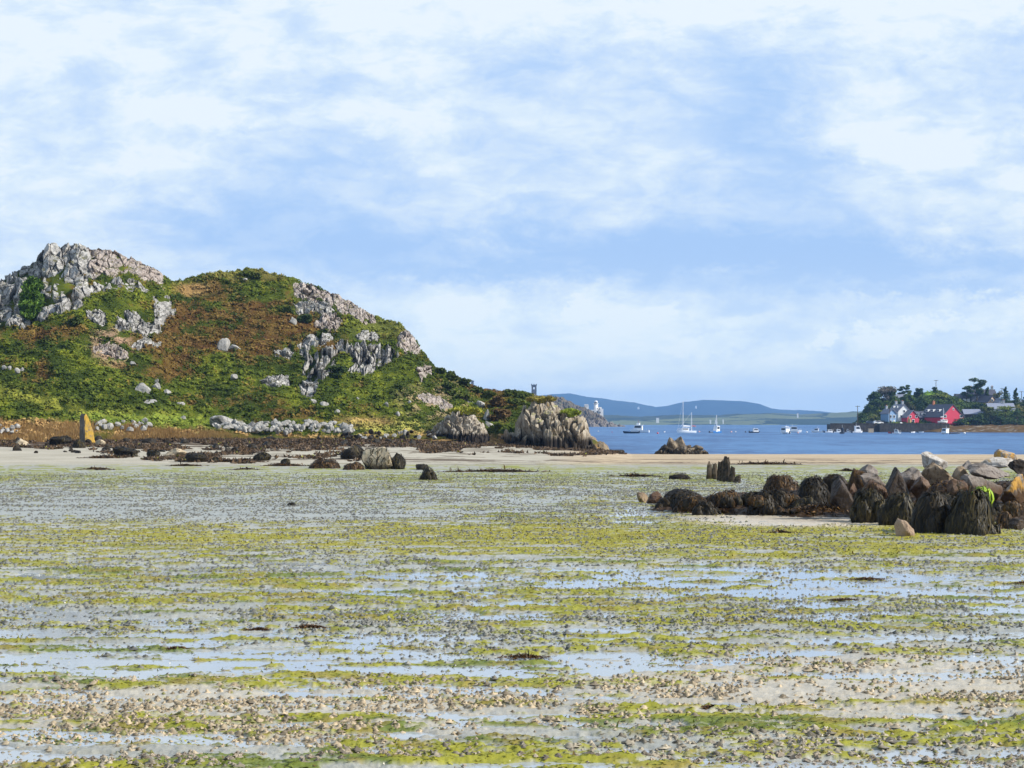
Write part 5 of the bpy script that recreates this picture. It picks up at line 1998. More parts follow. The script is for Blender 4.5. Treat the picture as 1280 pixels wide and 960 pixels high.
M['hull_white'] = plain('white_gelcoat', (.84, .84, .83), .3, .03, 2, .5)
M['hull_blue'] = plain('blue_hull_paint', (.06, .22, .52), .35, .08, 2, .5)
M['hull_dark'] = plain('dark_hull_paint', (.025, .03, .045), .4, .1, 2, .4)
M['boat_grey'] = plain('grey_boat_rubber', (.12, .14, .18), .6, .1, 2)
M['alu'] = plain('mast_metal', (.72, .73, .75), .35, .04, 2, .5)
M['sail'] = plain('furled_sail_cloth', (.80, .79, .76), .8, .04, 2)
M['sail_red'] = plain('furled_red_cloth', (.36, .10, .09), .8, .06, 2)


def house(name, label, cat, px, py, Y, w, d, he, hr, rz, wall, roof, wins=(), chim=(), sky=(), door=None, deep=3.0):
    b = pt(px, py, Y)
    e = empty(name, Vector(b), label, cat, None, rz)
    x = w / 2
    MB().prism([(-x, -deep), (x, -deep), (x, he), (0, hr), (-x, he)], -d / 2, d / 2).build('wall', M[wall], e)
    sl = math.hypot(x, hr - he)
    nx, nz = (hr - he) / sl, x / sl
    ov, th = .35, .22
    mb = MB()
    for s in (-1, 1):
        ex, ez = s * (x + ov * x / sl), he - ov * (hr - he) / sl
        pr = [(0, hr + .03), (ex, ez + .03), (ex + s * nx * th, ez + nz * th), (0, hr + th / nz)]
        mb.prism(pr if s > 0 else pr[::-1], -d / 2 - ov, d / 2 + ov)
    rf = mb.build('roof', M[roof], e)
    for cx, cy in chim:
        c = MB().box((cx, cy, hr + .3), (.8, .9, 2.2)).box((cx, cy, hr + 1.45), (1.0, 1.1, .18)).build('chimney', M['brick'] if len(chim) == 1 and wall == 'red' else M['grey_wall'], rf)
        mp = MB()
        for q in (-.2, .2):
            mp.tube((cx, cy + q, hr + 1.5), (cx, cy + q, hr + 1.9), .13, .11, 8)
        mp.build('chimney_pot', M['brick'], rf)
    for t, y in sky:        # roof lights / small dormers on the left slope
        cx, cz = -x * t, he + (hr - he) * (1 - t)
        q = MB().box((cx - .15, y, cz + .45), (1.3, 1.4, 1.0)).build('dormer', M['trim'], rf)
        MB().box((cx - .83, y, cz + .45), (.06, 1.0, .7)).build('pane', M['glass'], q)
    for fc, u, z, ww, hh in wins:
        if fc == 'f':
            c, dm, nr = (u, -d / 2, z), (ww, .12, hh), (0, -1)
        elif fc == 'l':
            c, dm, nr = (-x, u, z), (.12, ww, hh), (-1, 0)
        else:
            c, dm, nr = (x, u, z), (.12, ww, hh), (1, 0)
        c = np.array(c, float)
        o = np.array([nr[0], nr[1], 0.]) * .03
        wd = MB().box(c + o, (dm[0] + (.3 if nr[1] else 0), dm[1] + (.3 if nr[0] else 0), dm[2] + .3)).build('window', M['trim'], e)
        MB().box(c + o * 2.6, dm).build('pane', M['glass'], wd)
    if door:
        u, ww, hh = door
        MB().box((u, -d / 2 - .03, hh / 2), (ww, .14, hh)).build('door', M['trim'], e)
    return e


def build_village():
    cols = np.concatenate([np.linspace(1058, 1600, 300)])
    ss = np.linspace(0, 1.9, 90)
    PX, S = np.meshgrid(cols, ss)
    p = vpos(PX, S)
    n = fbm(p * .18, 4) - .5
    p[..., 2] += n * 1.8 * sstep(S, .04, .2)
    PY = HY - (p[..., 2] - CZ) / p[..., 1] * F
    o = mesh('village_hill', p, grid_faces(*PX.shape), M['soil'], smooth=True, col=vcol(PX, PY, np.full(PX.shape, .5)))
    props(o, kind='structure')
    n = 30000
    px, s = RNG.uniform(1066, 1420, n), RNG.uniform(.03, 1.08, n)
    q = vpos(px, s)
    q[:, 2] += (fbm(q * .18, 4) - .5) * 1.8 + .5 * RNG.random(n)
    py = HY - (q[:, 2] - CZ) / q[:, 1] * F
    meadow = ell(px, py, 1161, 491, 8, 3.2, .25)
    k = RNG.random(n) > meadow * .9
    q, px, py = q[k], px[k], py[k]
    V, Fc = leafy(q, np.full(len(q), .62))
    c = vcol(px, py, RNG.random(len(px))) * (.75 + .5 * RNG.random(len(px)))[:, None]
    props(mesh('scrub', V, Fc, M['leaf'], col=np.repeat(c, 3, axis=0)), 'green scrub and bramble covering the village hillside', 'scrub', kind='stuff')
    # seaweed covered shore below the hedges
    cols = np.linspace(1150, 1600, 160)
    s = np.linspace(0, 1, 30)
    PX, S = np.meshgrid(cols, s)
    Y = np.interp(PX, [1150, 1200, 1280, 1600], [709, 690, 668, 650]) * (1 - S) + 716.5 * S
    z = SEA - .4 + (2.9 - SEA) * S ** .9
    X = (PX - 640) / F * Y
    nz = fbm(P3(X * .35, Y * .5, 3), 4) - .5
    z = z + nz * 1.3
    k = fbm(P3(X * .25, Y * .4, 9), 4)[..., None]
    c = np.array((.060, .036, .014)) * (1 - k) + np.array((.17, .105, .042)) * k
    c = np.where((fbm(P3(X * .6, Y * .8, 19), 3) > .66)[..., None], np.array((.26, .22, .17)), c)
    props(mesh('village_shore', np.stack([X, Y, z], -1), grid_faces(*PX.shape), M['soil'], col=c), kind='structure')

    # stone pier
    def wx(px, Y):
        return (px - 640) / F * Y
    Y = 708.
    e = empty('pier', Vector((wx(1112, Y), Y, SEA)), 'long low stone pier running out from the village', 'pier')
    top = 2.62 - SEA
    x0, x1, xa, xb = [wx(q, Y) - wx(1112, Y) for q in (1038, 1187, 1091, 1100)]
    pb = MB().box(((x0 + xa) / 2, 4, top / 2 - 1), (xa - x0, 8, top + 2))
    pb.box(((xb + x1) / 2, 4, top / 2 - 1), (x1 - xb, 8, top + 2))
    pb.box(((xa + xb) / 2, 6, top / 2 - 1.02), (xb - xa, 4, top + 1.96))
    pb.build('wall', M['stone_wall'], e)
    cp = MB()
    cp.box(((x0 + xa) / 2, .3, top + .18), (xa - x0, .7, .36))
    cp.box(((xb + x1) / 2, .3, top + .18), (x1 - xb, .7, .36))
    cp.build('coping', M['stone_wall'], e)
    st = MB()
    for i in range(6):
        st.box(((xa + xb) / 2, 1.6 + i * .4, top * (i + 1) / 14), (xb - xa - .1, .39, top * (i + 1) / 7))
    st.build('steps', M['stone_wall'], e)

    H = house
    H('red_house', 'crimson gabled house with slate roof behind the pier', 'house', 1176.5, 530.5, 722, 11.0, 15, 3.0, 8.0, .42, 'red', 'slate',
      [('f', -3.9, 3.3, 1.2, .9), ('f', -4.0, 1.5, 1.5, .8), ('f', 4.2, 3.3, 1.2, .9), ('f', 3.6, 1.5, 1.5, .8), ('f', .3, 6.2, .5, .6)], [(0, 5)], [(.55, -3), (.55, 1.0), (.55, 4.5)])
    H('slate_house', 'low dark slate roofed house joined to the left of the crimson house', 'house', 1151, 530.5, 727, 7.0, 8.0, 2.6, 5.2, 1.57, 'dark_red', 'slate',
      [('l', -2.4, 1.4, 1, 1), ('l', 0, 1.4, 1, 1), ('l', 2.4, 1.4, 1, 1)], [], [(.55, -2.6), (.55, -.6), (.55, 2.0)])
    H('small_red_house', 'small red gabled house with grey roof beside the white house', 'house', 1135.5, 530.5, 722, 5.6, 7, 2.9, 5.6, .35, 'red', 'slate_grey',
      [('f', -1.4, 3.2, .8, .8), ('f', 1.5, 3.2, .8, .8), ('f', 0, 1.4, .9, 1.1)], [], [])
    H('white_house', 'tall white gabled house between the blue and small red houses', 'house', 1124, 531, 726, 5.4, 8, 5.6, 8.2, .30, 'white', 'slate_grey',
      [('f', 0, 5.6, .7, .8), ('f', -1.2, 3.4, .8, 1), ('f', 1.2, 3.4, .8, 1)], [(0, -2.6), (0, 2.6)], [(.5, -1.5), (.5, 1.5)])
    H('blue_house', 'narrow pale blue house at the left end of the pier houses', 'house', 1110.5, 531, 722, 3.6, 6, 4.6, 6.3, .35, 'blue_wall', 'slate_grey',
      [('f', -.8, 3.4, .7, 1), ('f', .8, 3.4, .7, 1), ('f', -.8, 1.3, .7, 1)], [(0, 1.5)], [], (.8, .8, 1.9))
    Yh = float(vat(1227, 503.5)[1])
    H('hill_house', 'big slate roofed house with a dark front high on the hill at right', 'house', 1227, 501.5, Yh + 6, 8, 11, 2.6, 5.0, 1.57, 'slate_grey', 'slate',
      [('l', -3, 1.5, 1, 1), ('l', 3, 1.5, 1, 1)], [(0, 4.6), (0, -4.6)], [(.5, 2.0)])
    H('gable_wing', 'sandy gabled wing in front of the big house on the hill', 'house', 1233.5, 504.5, Yh - 1, 6.0, 6, .6, 3.2, .62, 'tan_wall', 'slate',
      [('f', 0, 1.5, .8, .9)])
    H('dark_house', 'dark roofed house left of the big hill house under the pine', 'house', 1203, 502, Yh + 4, 6, 6.5, 1.4, 3.2, 1.25, 'white', 'slate', [('l', 0, .8, 1, .8)], [])
    Y8 = float(vat(1250, 513)[1])
    H('long_roof_house', 'long low house with a pale slate roof above the shore hedges', 'house', 1250, 514, Y8, 6, 11, 1.0, 3.2, 1.57, 'white', 'slate_pale', [('l', -2, .4, 1, .6), ('l', 2, .4, 1, .6)], [(0, -1.5)])
    H('white_gable', 'small white gable poking out left of the dark conifer', 'house', 1248, 505.5, Y8 + 14, 3.0, 5, .6, 2.4, .35, 'white', 'slate_pale', [('f', 0, .5, .5, .6)])
    Y9 = float(vat(1218, 522)[1])
    H('stone_barn', 'low grey roofed stone barn right of the crimson house', 'barn', 1218, 523, Y9, 5, 9.6, 1.8, 3.6, 1.57, 'stone_wall', 'slate_pale', [('l', -2, .9, .9, .8)], [], [], None)
    H('grey_shed', 'narrow grey shed with a white post next to the crimson house', 'shed', 1197.5, 526.5, Y9 - 3, 2.6, 4, 2.2, 3.2, .3, 'grey_wall', 'slate', [('f', -.6, 1.2, .5, 1.4)])
    H('white_cottage', 'small white cottage at the right picture edge', 'cottage', 1275, 507, Y8 + 18, 2.8, 4, .9, 1.9, 1.57, 'white', 'slate_pale', [('l', -1, .4, .5, .5)], [(0, 1.4)])
    H('hidden_house', 'pale grey roofed house half hidden in the trees on the left of the hill', 'house', 1126, 499, 772, 5, 6.5, .6, 2.0, 1.3, 'grey_wall', 'slate_pale', [('l', 0, .2, .8, .6)])
    H('cream_outhouse', 'cream outhouse behind the right slope of the crimson roof', 'outhouse', 1189, 520, 742, 3.4, 4, 2.2, 3.2, .3, 'white', 'slate_grey', [('f', 0, 1.2, .6, .8)])

    T = plant

    def tr(name, label, cat, x0, x1, y0, y1, col, n, seed, **k):
        b = vat((x0 + x1) / 2, y1)
        s = b[1] / F
        if k.get('shape') != 'cone' and name != 'shrub':
            n = int(n * 1.7)
            k.setdefault('trunk', .12)
        return T(name, label, cat, b, (x1 - x0) * s * 1.2, (y1 - y0) * s * 1.08, col, n, seed, **k)
    DKG, MDG, GRY, LTG = (.052, .085, .026), (.090, .135, .028), (.18, .16, .13), (.19, .225, .035)
    tr('broad_tree', 'broad dark tree leaning out at the left end of the village hill', 'tree', 1086, 1105, 487, 505, DKG, 1700, 1)
    tr('bare_tree', 'grey brown half bare tree on top of the village hill at left', 'tree', 1096, 1121, 483, 503, GRY, 1900, 2)
    tr('broad_tree', 'dark round tree behind the grey half bare tree', 'tree', 1106, 1118, 481.5, 501, DKG, 1200, 3)
    tr('broad_tree', 'dark tree with a flat crown above the hidden house', 'tree', 1123, 1137, 483, 499, DKG, 1300, 4, shape='flat')
    tr('broad_tree', 'tight dark bush tree left of the bright green meadow', 'tree', 1143, 1155, 485, 498, DKG, 1300, 5)
    tr('broad_tree', 'dark rounded tree between flat crown and tight bush tree', 'tree', 1132, 1144, 489, 502, MDG, 1200, 6)
    tr('broad_tree', 'small dark tree at the foot of the pole on the hill crest', 'tree', 1166, 1173, 484, 491, DKG, 600, 7)
    tr('pine_tree', 'tall wind swept pine with flat layered crown left of the big house', 'tree', 1210, 1231, 474, 503, DKG, 1700, 8, shape='flat', lean=.6)
    tr('pine_tree', 'lower dark pine leaning left of the tall wind swept pine', 'tree', 1202, 1216, 484, 503, DKG, 1100, 9, shape='flat', lean=-.5)
    tr('broad_tree', 'small dark tree behind the ridge of the big house', 'tree', 1230, 1237, 483, 502, DKG, 400, 10)
    tr('conifer', 'dark pointed conifer right of the big house', 'tree', 1249, 1264, 487, 507, DKG, 1500, 11, shape='cone')
    tr('conifer', 'smaller pointed conifer near the right edge', 'tree', 1265, 1275, 488, 505, DKG, 1100, 12, shape='cone')
    tr('conifer', 'dark conifer cut by the right picture edge', 'tree', 1275, 1290, 495, 508, DKG, 900, 13, shape='cone')
    tr('broad_tree', 'pale yellow green tree between big house and conifer', 'tree', 1242, 1252, 490, 504, (.19, .19, .07), 800, 14)
    tr('broad_tree', 'dark tree behind the white and small red houses', 'tree', 1131, 1146, 503, 520, (.075, .075, .03), 1300, 15)
    tr('broad_tree', 'round green tree standing left of the grey roofed hidden house', 'tree', 1109, 1122, 487, 503, MDG, 1300, 21)
    tr('broad_tree', 'green tree in the gap under the flat crowned tree', 'tree', 1126, 1140, 493, 506, MDG, 1300, 22)
    tr('broad_tree', 'broad green tree rising behind the roof of the slate house', 'tree', 1144, 1162, 496, 514, MDG, 1600, 23)
    tr('broad_tree', 'green tree behind the crimson roof on its right', 'tree', 1182, 1200, 500, 518, MDG, 1600, 24)
    tr('broad_tree', 'olive tree between stone barn and long pale roof', 'tree', 1224, 1242, 507, 524, (.10, .12, .03), 1500, 25)
    tr('broad_tree', 'dark tree above the parked cars on the left slope', 'tree', 1092, 1108, 500, 518, DKG, 1500, 26)
    sh = [('dark shrub on the left cliff of the village hill', 1078, 1092, 505, 519, DKG), ('dark shrub low on the left cliff', 1071, 1083, 516, 530, DKG), ('dark shrub under the leaning tree', 1088, 1102, 500, 512, DKG), ('olive shrub under the grey tree', 1098, 1114, 501, 512, MDG),
          ('dark green shrub above the white house', 1110, 1124, 499, 509, MDG), ('yellow green shrub above the parked cars', 1096, 1108, 512, 522, LTG), ('yellow green bush left of the blue house', 1084, 1098, 519, 528, (.13, .14, .04)),
          ('big dark bush above the slate house', 1140, 1160, 498, 511, DKG), ('round green bush over the crimson roof', 1160, 1178, 497, 508, MDG), ('yellow green gorse on the crest right of the meadow', 1170, 1184, 491, 499, LTG),
          ('dark hedge on the crest slope', 1180, 1200, 495, 506, DKG), ('green bush right of the crimson roof', 1186, 1204, 503, 515, MDG), ('green bush below the dark house', 1200, 1216, 503, 513, MDG), ('round green bush left of the sandy wing', 1212, 1226, 503, 513, (.075, .11, .03)),
          ('dark bush under the sandy wing', 1224, 1238, 504, 513, DKG), ('dark bush in front of the stone barn', 1214, 1234, 517, 531, DKG), ('olive bush right of the barn', 1228, 1250, 514, 530, (.06, .075, .025)),
          ('yellow green bush in front of the long roof', 1246, 1268, 508, 522, LTG), ('dark bush below the long roof', 1240, 1262, 517, 532, DKG), ('big dark bush near the right edge', 1258, 1284, 516, 534, DKG),
          ('yellow topped bush at the right edge', 1268, 1296, 507, 523, (.19, .17, .05)), ('dark low hedge right of the crimson house', 1194, 1216, 523, 532, DKG), ('dark bush at the shore beneath the barn', 1204, 1226, 525, 534, DKG),
          ('dark bush on the shore bank far right', 1282, 1310, 520, 536, DKG)]
    for i, (l, a, b, c, d, q) in enumerate(sh):
        tr('shrub', l, 'shrub', a, b, c, d, q, 1100, 40 + i, trunk=.05)

    # poles
    def pole(label, px, py0, py1, Y, arm=True):
        b = pt(px, py1, Y)
        h = (py1 - py0) / F * Y
        e = empty('utility_pole', Vector(b), label, 'pole')
        MB().tube((0, 0, -1), (0, 0, h), .16, .11, 8).build('post', M['bark'], e)
        if arm:
            MB().box((0, 0, h * .96), (2.0, .14, .16)).build('crossarm', M['bark'], e)
    pole('tall mast with a crossarm at the seaward end of the pier', 1072, 507, 531, 711)
    pole('utility pole on the hill crest above the red houses', 1170, 475, 491, 775)
    pole('utility pole behind the dark conifer', 1252.5, 485, 503, 774)
    pole('utility pole near the right edge behind the conifers', 1277, 489, 506, 774)
    pole('lamp pole in front of the blue house', 1112, 510, 531, 713, False)

    # cars on the quay
    def car(label, px, py, Y, paint, rz):
        e = empty('parked_car', Vector(pt(px, py, Y)), label, 'car', None, rz)
        prof = [(-2.05, .32), (2.05, .32), (2.08, .72), (1.15, .88), (.55, 1.42), (-1.25, 1.42), (-1.9, .92), (-2.1, .8)]
        MB().prism(prof, -.82, .82).build('body', paint, e)
        MB().prism([(1.02, .92), (.52, 1.34), (-1.18, 1.34), (-1.7, .94)], -.835, .835).build('window', M['glass'], e)
        for sx in (-1.25, 1.3):
            for sy in (-1, 1):
                MB().tube((sx, sy * .70, .32), (sx, sy * .86, .32), .32, .32, 12).build('wheel', M['tyre'], e)
    dkc = plain('dark_blue_car_paint', (.03, .045, .08), .3, .05, 2, .5)
    car('dark blue parked car on the quay at left of the houses', 1088.5, 530.2, 716, dkc, 0)
    car('white parked car on the quay beside the dark blue one', 1097.5, 530.2, 715, M['hull_white'], .25)
    car('black parked car nearest the blue house', 1103.8, 530.2, 716.5, M['hull_dark'], -.2)
    # pallet stack and crates on the quay in front of the small red house
    yel = plain('yellow_tarpaulin', (.50, .36, .14), .8, .1)
    for i, (l, px, w, h, mt) in enumerate([('yellow tarpaulin heap on the quay before the small red house', 1137, 1.9, 2.6, yel), ('white sack pile on the quay left of the yellow heap', 1126.5, 1.2, .9, M['trim']), ('grey net heap on the quay right of the white sacks', 1131, 1.6, .8, M['stone_wall'])]):
        b = pt(px, 530.3, 711.5 + i * .4)
        rad = boulder_fn(900 + i, 9, .55, .1)
        D, Fs = icos(2)
        V = D * rad(D)[:, None] * np.array([w / 2, .6, h / 2]) + np.array([0, 0, h / 2 - .1])
        props(mesh('quay_heap', V, Fs, mt, loc=Vector(b)), l, 'heap')


build_village()


# ------------------------------------------------------------------ boats and buoys
def wl(py):
    return (CZ - SEA) * F / (py - HY)


def hull_mb(L, B, H, sheer=.35, keel=.35, ns=14):
    """bow towards +x"""
    V = []
    for i in range(ns):
        t = i / (ns - 1)
        x = -L / 2 + L * t
        b = B / 2 * (1 - max(0, (t - .45) / .55) ** 2.2) * (.86 + .14 * min(1, t * 4))
        b = max(b, .02)
        top = H * (1 + sheer * max(0, t - .3) ** 1.6 * 1.8)
        rake = .10 * L * max(0, (t - .6) / .4) ** 2
        for (yy, zz, k) in ((0, -keel, 0), (.62, -keel * .4, .3), (.9, .3 * top, .6), (1.0, top, 1.0), (.88, top, 1.0), (.85, top * .72, .9), (0, top * .72, .9)):
            V.append((x + rake * k - rake * .5, yy * b, zz))
    m = 7
    V2 = V + [(x, -y, z) for x, y, z in V]
    fs = []
    o = ns * m
    for i in range(ns - 1):
        for j in range(m - 1):
            a, b_, c, d = i * m + j, (i + 1) * m + j, (i + 1) * m + j + 1, i * m + j + 1
            fs.append((a, b_, c, d))
            fs.append((o + d, o + c, o + b_, o + a))
    fs.append(tuple(range(m - 1, -1, -1)))
    fs.append(tuple(o + j for j in range(m)))
    return MB().put(V2, fs)


def boat(label, px, py, L, hull, rz, cabin=None, name='motor_boat', cat='boat', beam=.34, h=.13, wind=True, mast=None, extra=None, engine=True):
    Y = wl(py)
    e = empty(name, Vector(((px - 640) / F * Y, Y, SEA)), label, cat, None, rz)
    H = L * h
    hull_mb(L, L * beam, H).build('hull', hull, e, False)
    if cabin:
        x, w, d, ch, mt = cabin
        c = MB().prism([(x - w / 2, H * .7), (x + w / 2 + ch * .35, H * .7), (x + w / 2, H + ch), (x - w / 2, H + ch)], -d / 2, d / 2).build('cabin', mt, e)
        MB().prism([(x - w / 2 + .15 * w, H + ch * .45), (x + w / 2 + ch * .06, H + ch * .45), (x + w / 2 - ch * .05, H + ch * .88), (x - w / 2 + .15 * w, H + ch * .88)], -d / 2 - .03, d / 2 + .03).build('window', M['glass'], c)
        MB().box((x - .05 * w, 0, H + ch + .05), (w * 1.15, d * 1.06, .1)).build('cabin_roof', mt, c)
        MB().tube((x - w * .2, 0, H + ch), (x - w * .2, 0, H + ch * 1.75), .04, .03, 5).build('aerial', M['alu'], c)
    if engine:
        MB().box((-L / 2 - .15, 0, H * .75), (.4, .4, .9), taper=.8).build('outboard', M['hull_dark'], e)
    if wind:
        mb = MB()
        pts = [(L * .12, L * beam * .42, H * 1.05 + .45), (L * .38, L * beam * .22, H * 1.2 + .5), (L * .5, 0, H * 1.3 + .5), (L * .38, -L * beam * .22, H * 1.2 + .5), (L * .12, -L * beam * .42, H * 1.05 + .45)]
        mb.path(pts, [.03] * 5, 5)
        for q in pts:
            mb.tube(q, (q[0], q[1], H * .95), .025, .025, 5)
        mb.build('rail', M['alu'], e)
    for m_ in (mast or []):
        x, hh, bl, cl = m_
        ms = MB().tube((x, 0, H * .6), (x - .012 * hh, 0, H + hh), .13, .08, 8).build('mast', M['alu'], e)
        MB().tube((x - .1, 0, H + 1.5), (x - bl, 0, H + 1.4), .07, .06, 6).build('boom', M['alu'], ms)
        MB().tube((x - .15, 0, H + 1.72), (x - bl * .95, 0, H + 1.6), .24, .16, 8).build('furled_sail', cl, ms)
        sp = MB().tube((x, -.7, H + hh * .6), (x, .7, H + hh * .6), .04, .04, 5)
        sp.build('spreader', M['alu'], ms)
        MB().tube((x, .0, H + hh * .98), (L * .5, 0, H * 1.1), .03, .03, 4).tube((x, .0, H + hh * .98), (x, L * beam * .45, H), .02, .02, 4).tube((x, .0, H + hh * .98), (x, -L * beam * .45, H), .02, .02, 4).build('rigging', M['alu'], ms)
    if extra:
        extra(e, L, H)
    return e


def build_boats():
    W = M['hull_white']

    def wheel(e, L, H):
        MB().box((L * .10, 0, H + 2.35), (1.1, 1.3, .8)).build('flybridge', W, e)
        MB().tube((L * .08, 0, H + 2.6), (L * .08, 0, H + 4.0), .06, .04, 6).build('mast', M['sail_red'], e)
    boat('white fishing launch with a stepped wheelhouse left of the ketch', 800, 540.6, 7.2, W, math.pi - .25, (.5, 2.9, 1.9, 1.9, W), 'fishing_boat', 'boat', extra=wheel, engine=False)
    boat('dark low dinghy moored in front of the white launch', 789, 541.7, 5.4, M['hull_dark'], math.pi - .15, None, 'dinghy', 'dinghy', wind=False, h=.11)
    boat('white two masted ketch with bare tall mast', 858, 541.6, 7.0, W, math.pi + .35, (.5, 2.4, 1.6, .9, W), 'ketch', 'sailing boat', mast=[(1.4, 10.6, 3.0, M['sail']), (-2.0, 6.6, 1.8, M['sail_red'])], engine=False)
    boat('blue hulled little fishing boat with a white wheelhouse and thin mast', 896, 541.3, 4.8, M['hull_blue'], math.pi + .9, (-.1, 1.7, 1.4, 1.9, W), 'fishing_boat', 'boat', mast=[(.2, 6.0, 1.5, M['sail'])], engine=False)
    boat('grey tender tied left of the blue fishing boat', 889.5, 540.9, 2.4, M['boat_grey'], .8, None, 'dinghy', 'dinghy', wind=False)
    boat('small dark boat with a white cabin alone in mid bay', 943, 541.0, 3.8, M['hull_dark'], .2, (.3, 1.7, 1.3, 1.0, W))
    boat('white cabin boat showing its square stern left of its neighbour', 982, 542.0, 4.2, W, math.pi / 2 + .5, (0, 2.6, 1.7, 1.5, W), extra=lambda e, L, H: MB().box((.2, 0, H + 1.9), (2.2, 1.7, .12)).build('canopy', W, e))
    boat('white cruiser pointing right behind the square sterned boat', 993, 540.5, 5.4, W, -.15, (-.3, 2.4, 1.7, 1.5, W))
    boat('white day boat with a low windscreen left of the pier head', 1021.5, 540.6, 4.2, W, math.pi - .3, (.2, 1.4, 1.3, 1.0, W))
    boat('flat white boat closest to the pier head', 1036.5, 540.8, 3.4, W, .2, (.2, 1.2, 1.0, .6, W))
    boat('white boat lying along the pier left of the dark boat', 1047, 541.0, 3.0, W, .1, (.3, 1.2, 1.0, .8, W))
    boat('dark high stemmed boat before the pier head', 1053, 542.2, 2.6, M['hull_dark'], .9, (.1, .8, .7, 1.6, M['hull_dark']), wind=False)
    boat('small white boat right of the dark boat', 1059.5, 541.0, 2.4, W, -.2, (.1, .9, .8, .7, W))
    boat('white boat with an upright cabin against the pier', 1071.5, 541.0, 4.0, W, .25, (-.1, 1.6, 1.3, 2.0, W), 'fishing_boat')
    boat('red and white open boat moored off the pier steps', 1114.5, 541.8, 2.4, plain('red_boat_paint', (.5, .07, .06), .4, .08, 2, .4), math.pi - .2, None, 'dinghy', 'dinghy', wind=False, h=.2)
    boat('white motor boat beside the red and white open boat', 1120.5, 542.2, 3.0, W, -.35, (-.1, 1.2, 1.1, .9, W))
    boat('tiny white tender against the pier wall under the slate house', 1141, 541.0, 1.9, W, .4, None, 'dinghy', 'dinghy', wind=False, h=.2)
    boat('tiny white tender against the pier under the crimson house', 1151.5, 541.0, 1.9, W, -.4, None, 'dinghy', 'dinghy', wind=False, h=.22)
    boat('white motor boat with a high cabin below the crimson house', 1182, 542.6, 3.4, W, math.pi / 2 + .6, (0, 1.7, 1.4, 1.4, W))
    boat('low dark open boat right of the high cabin boat', 1194, 542.4, 3.4, M['boat_grey'], .1, None, 'dinghy', 'dinghy', wind=False)
    # yacht laid up on the quay, mast standing
    Y = 709.
    e = boat('white yacht laid up on the quay before the crimson house', 1178.5, 541, 4.0, W, .15, (0, 1.6, 1.0, .5, W), 'yacht', 'sailing boat', mast=[(.3, 5.2, 1.3, M['sail'])], engine=False)
    e.location = ((1178.5 - 640) / F * 711, 711, 2.62 + .75)
    cr = MB()
    for x in (-1, 1):
        cr.box((x, 0, -.45), (.2, 1.2, .6))
    cr.build('cradle', M['bark'], e)
    # a crate float
    Y = wl(540.7)
    o = MB().box((0, 0, .7), (1.9, 1.5, 1.5)).box((0, 0, 1.5), (2.05, 1.65, .12)).box((0, 0, .75), (2.0, 1.6, .1)).build('fish_crate', plain('tan_crate', (.55, .42, .27), .8, .1), loc=Vector(((1088.5 - 640) / F * Y, Y, SEA)))
    props(o, 'tan fish crate raft moored at the pier steps', 'crate')
    red = plain('red_buoy', (.65, .10, .10), .5, .05, 2)
    pink = plain('pink_buoy', (.80, .42, .36), .5, .05, 2)
    wht = plain('white_buoy', (.8, .78, .74), .5, .05, 2)
    for lab, px, py, r, mt in [('red mooring buoy between launch and ketch', 822, 542.2, .34, red), ('white mooring buoy left of the ketch', 830.5, 540.5, .34, wht), ('pink mooring buoy right of the ketch', 874, 540.3, .34, pink),
                               ('pink mooring buoy left of a close pair right of the blue boat', 914, 540.5, .36, pink), ('pale mooring buoy right of that close pair', 919.5, 540.3, .28, wht), ('dark mooring buoy left of the small dark boat', 932, 540.6, .34, M['hull_dark']),
                               ('white mooring buoy left of the day boat', 1008.5, 540.8, .32, wht), ('pink buoy at the bow of the white cruiser', 997.5, 541.6, .3, pink), ('white mooring buoy in front of the stone barn shore', 1205.5, 542.3, .4, wht),
                               ('small white buoy far left by the largest outcrop', 748, 539.5, .22, wht), ('small dark buoy near the far left water edge', 765, 540.5, .2, red)]:
        Y = wl(py)
        e = empty('mooring_buoy', Vector(((px - 640) / F * Y, Y, SEA)), lab, 'buoy')
        MB().ico((0, 0, r * .55), r, 2).build('float', mt, e, True)
        MB().tube((0, 0, r * 1.4), (0, 0, r * 2.0), r * .12, r * .10, 6).build('eye', M['hull_dark'], e)


build_boats()


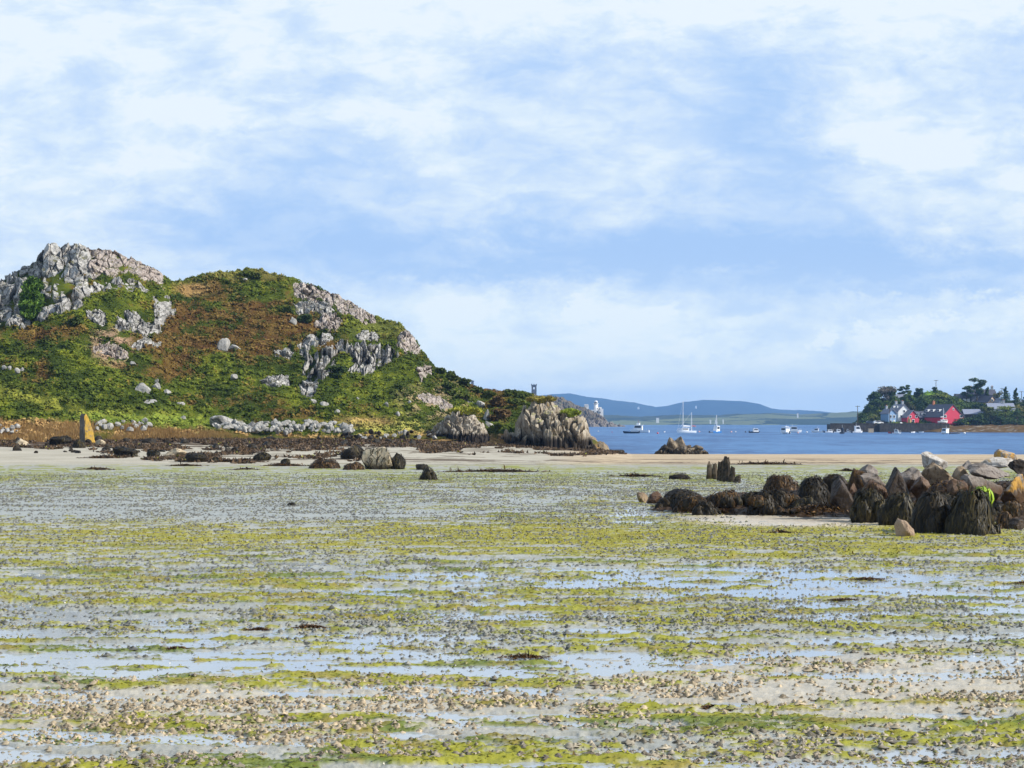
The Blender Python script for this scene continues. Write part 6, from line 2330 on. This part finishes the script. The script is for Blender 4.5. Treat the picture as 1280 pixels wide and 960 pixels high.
def build_gorse():
    """wind-cut bushes along the shoulder of the hill"""
    G1, G2, G3 = (.060, .080, .018), (.085, .105, .02), (.12, .075, .03)
    sh = [('dark gorse on the skyline right of the rounded hill', 542, 560, 455, 470, G1), ('dark gorse halfway down the skyline slope', 556, 574, 463, 478, G1), ('dark gorse bush left of the small distant tower', 570, 588, 471, 485, G1),
          ('low gorse bush right of the small distant tower', 588, 606, 479, 492, G1), ('olive bush in the dip left of the dark bush clump', 602, 620, 484, 500, G2), ('rusty bush above the gap between shore outcrops', 612, 632, 489, 510, G3),
          ('dark dense bush left of the stone tower', 624, 646, 485, 500, G1), ('dark bush close under the stone tower', 642, 666, 487, 502, G1), ('green bush behind the largest shore outcrop', 634, 656, 496, 514, G2),
          ('dark bush on the slope under the skyline gorse', 548, 570, 472, 492, G1), ('olive bush in the middle of the gorse slope', 572, 594, 484, 504, G2), ('rusty bush at the foot of the gorse slope', 612, 640, 506, 528, G3),
          ('green bush between the two shore outcrops', 606, 626, 524, 545, G2), ('dark bush beside the grey white block on the hill', 352, 366, 378, 392, G1), ('round dark bush near the small cluster of rounded rocks', 370, 390, 388, 404, (.05, .075, .02)),
          ('dark bush at the foot of the fluted cliff', 410, 432, 452, 474, (.05, .075, .02)), ('low dark bush on the rounded hill skyline', 300, 326, 336, 346, G2), ('dark bush by the summit foot', 84, 104, 392, 408, G1)]
    for i, (l, a, b, c, d, q) in enumerate(sh):
        px = (a + b) / 2
        t = float(hill_t(px, d))
        t = min(t, 1.0)
        p = hill_pos(np.array([px]), np.array([t]))
        p = (p + hill_bump(p)[:, None] * np.array([0, -.35, .9]))[0]
        s = p[1] / F
        plant('gorse_bush', l, 'bush', p + np.array([0, 0, -.25]), (b - a) * s * 1.15, (d - c) * s * .9, q, 1100, 300 + i, trunk=.05, leaf=.30)


build_gorse()


def build_haze():
    m = bpy.data.materials.new('sea_air')
    m.use_nodes = True
    T = NT(m.node_tree)
    T.n.clear()
    out = T.add('ShaderNodeOutputMaterial')
    v = T.add('ShaderNodeVolumePrincipled', {'Color': (.28, .54, 1.0, 1), 'Density': 1.05e-4, 'Anisotropy': 0.0})
    T.l.new(v.outputs[0], out.inputs['Volume'])
    o = MB().box((0, 4700, 82), (8800, 9700, 174)).build('haze', m)
    props(o, kind='stuff')
    o['label'] = 'thin blue sea haze over the bay'
    o['category'] = 'haze'


build_haze()
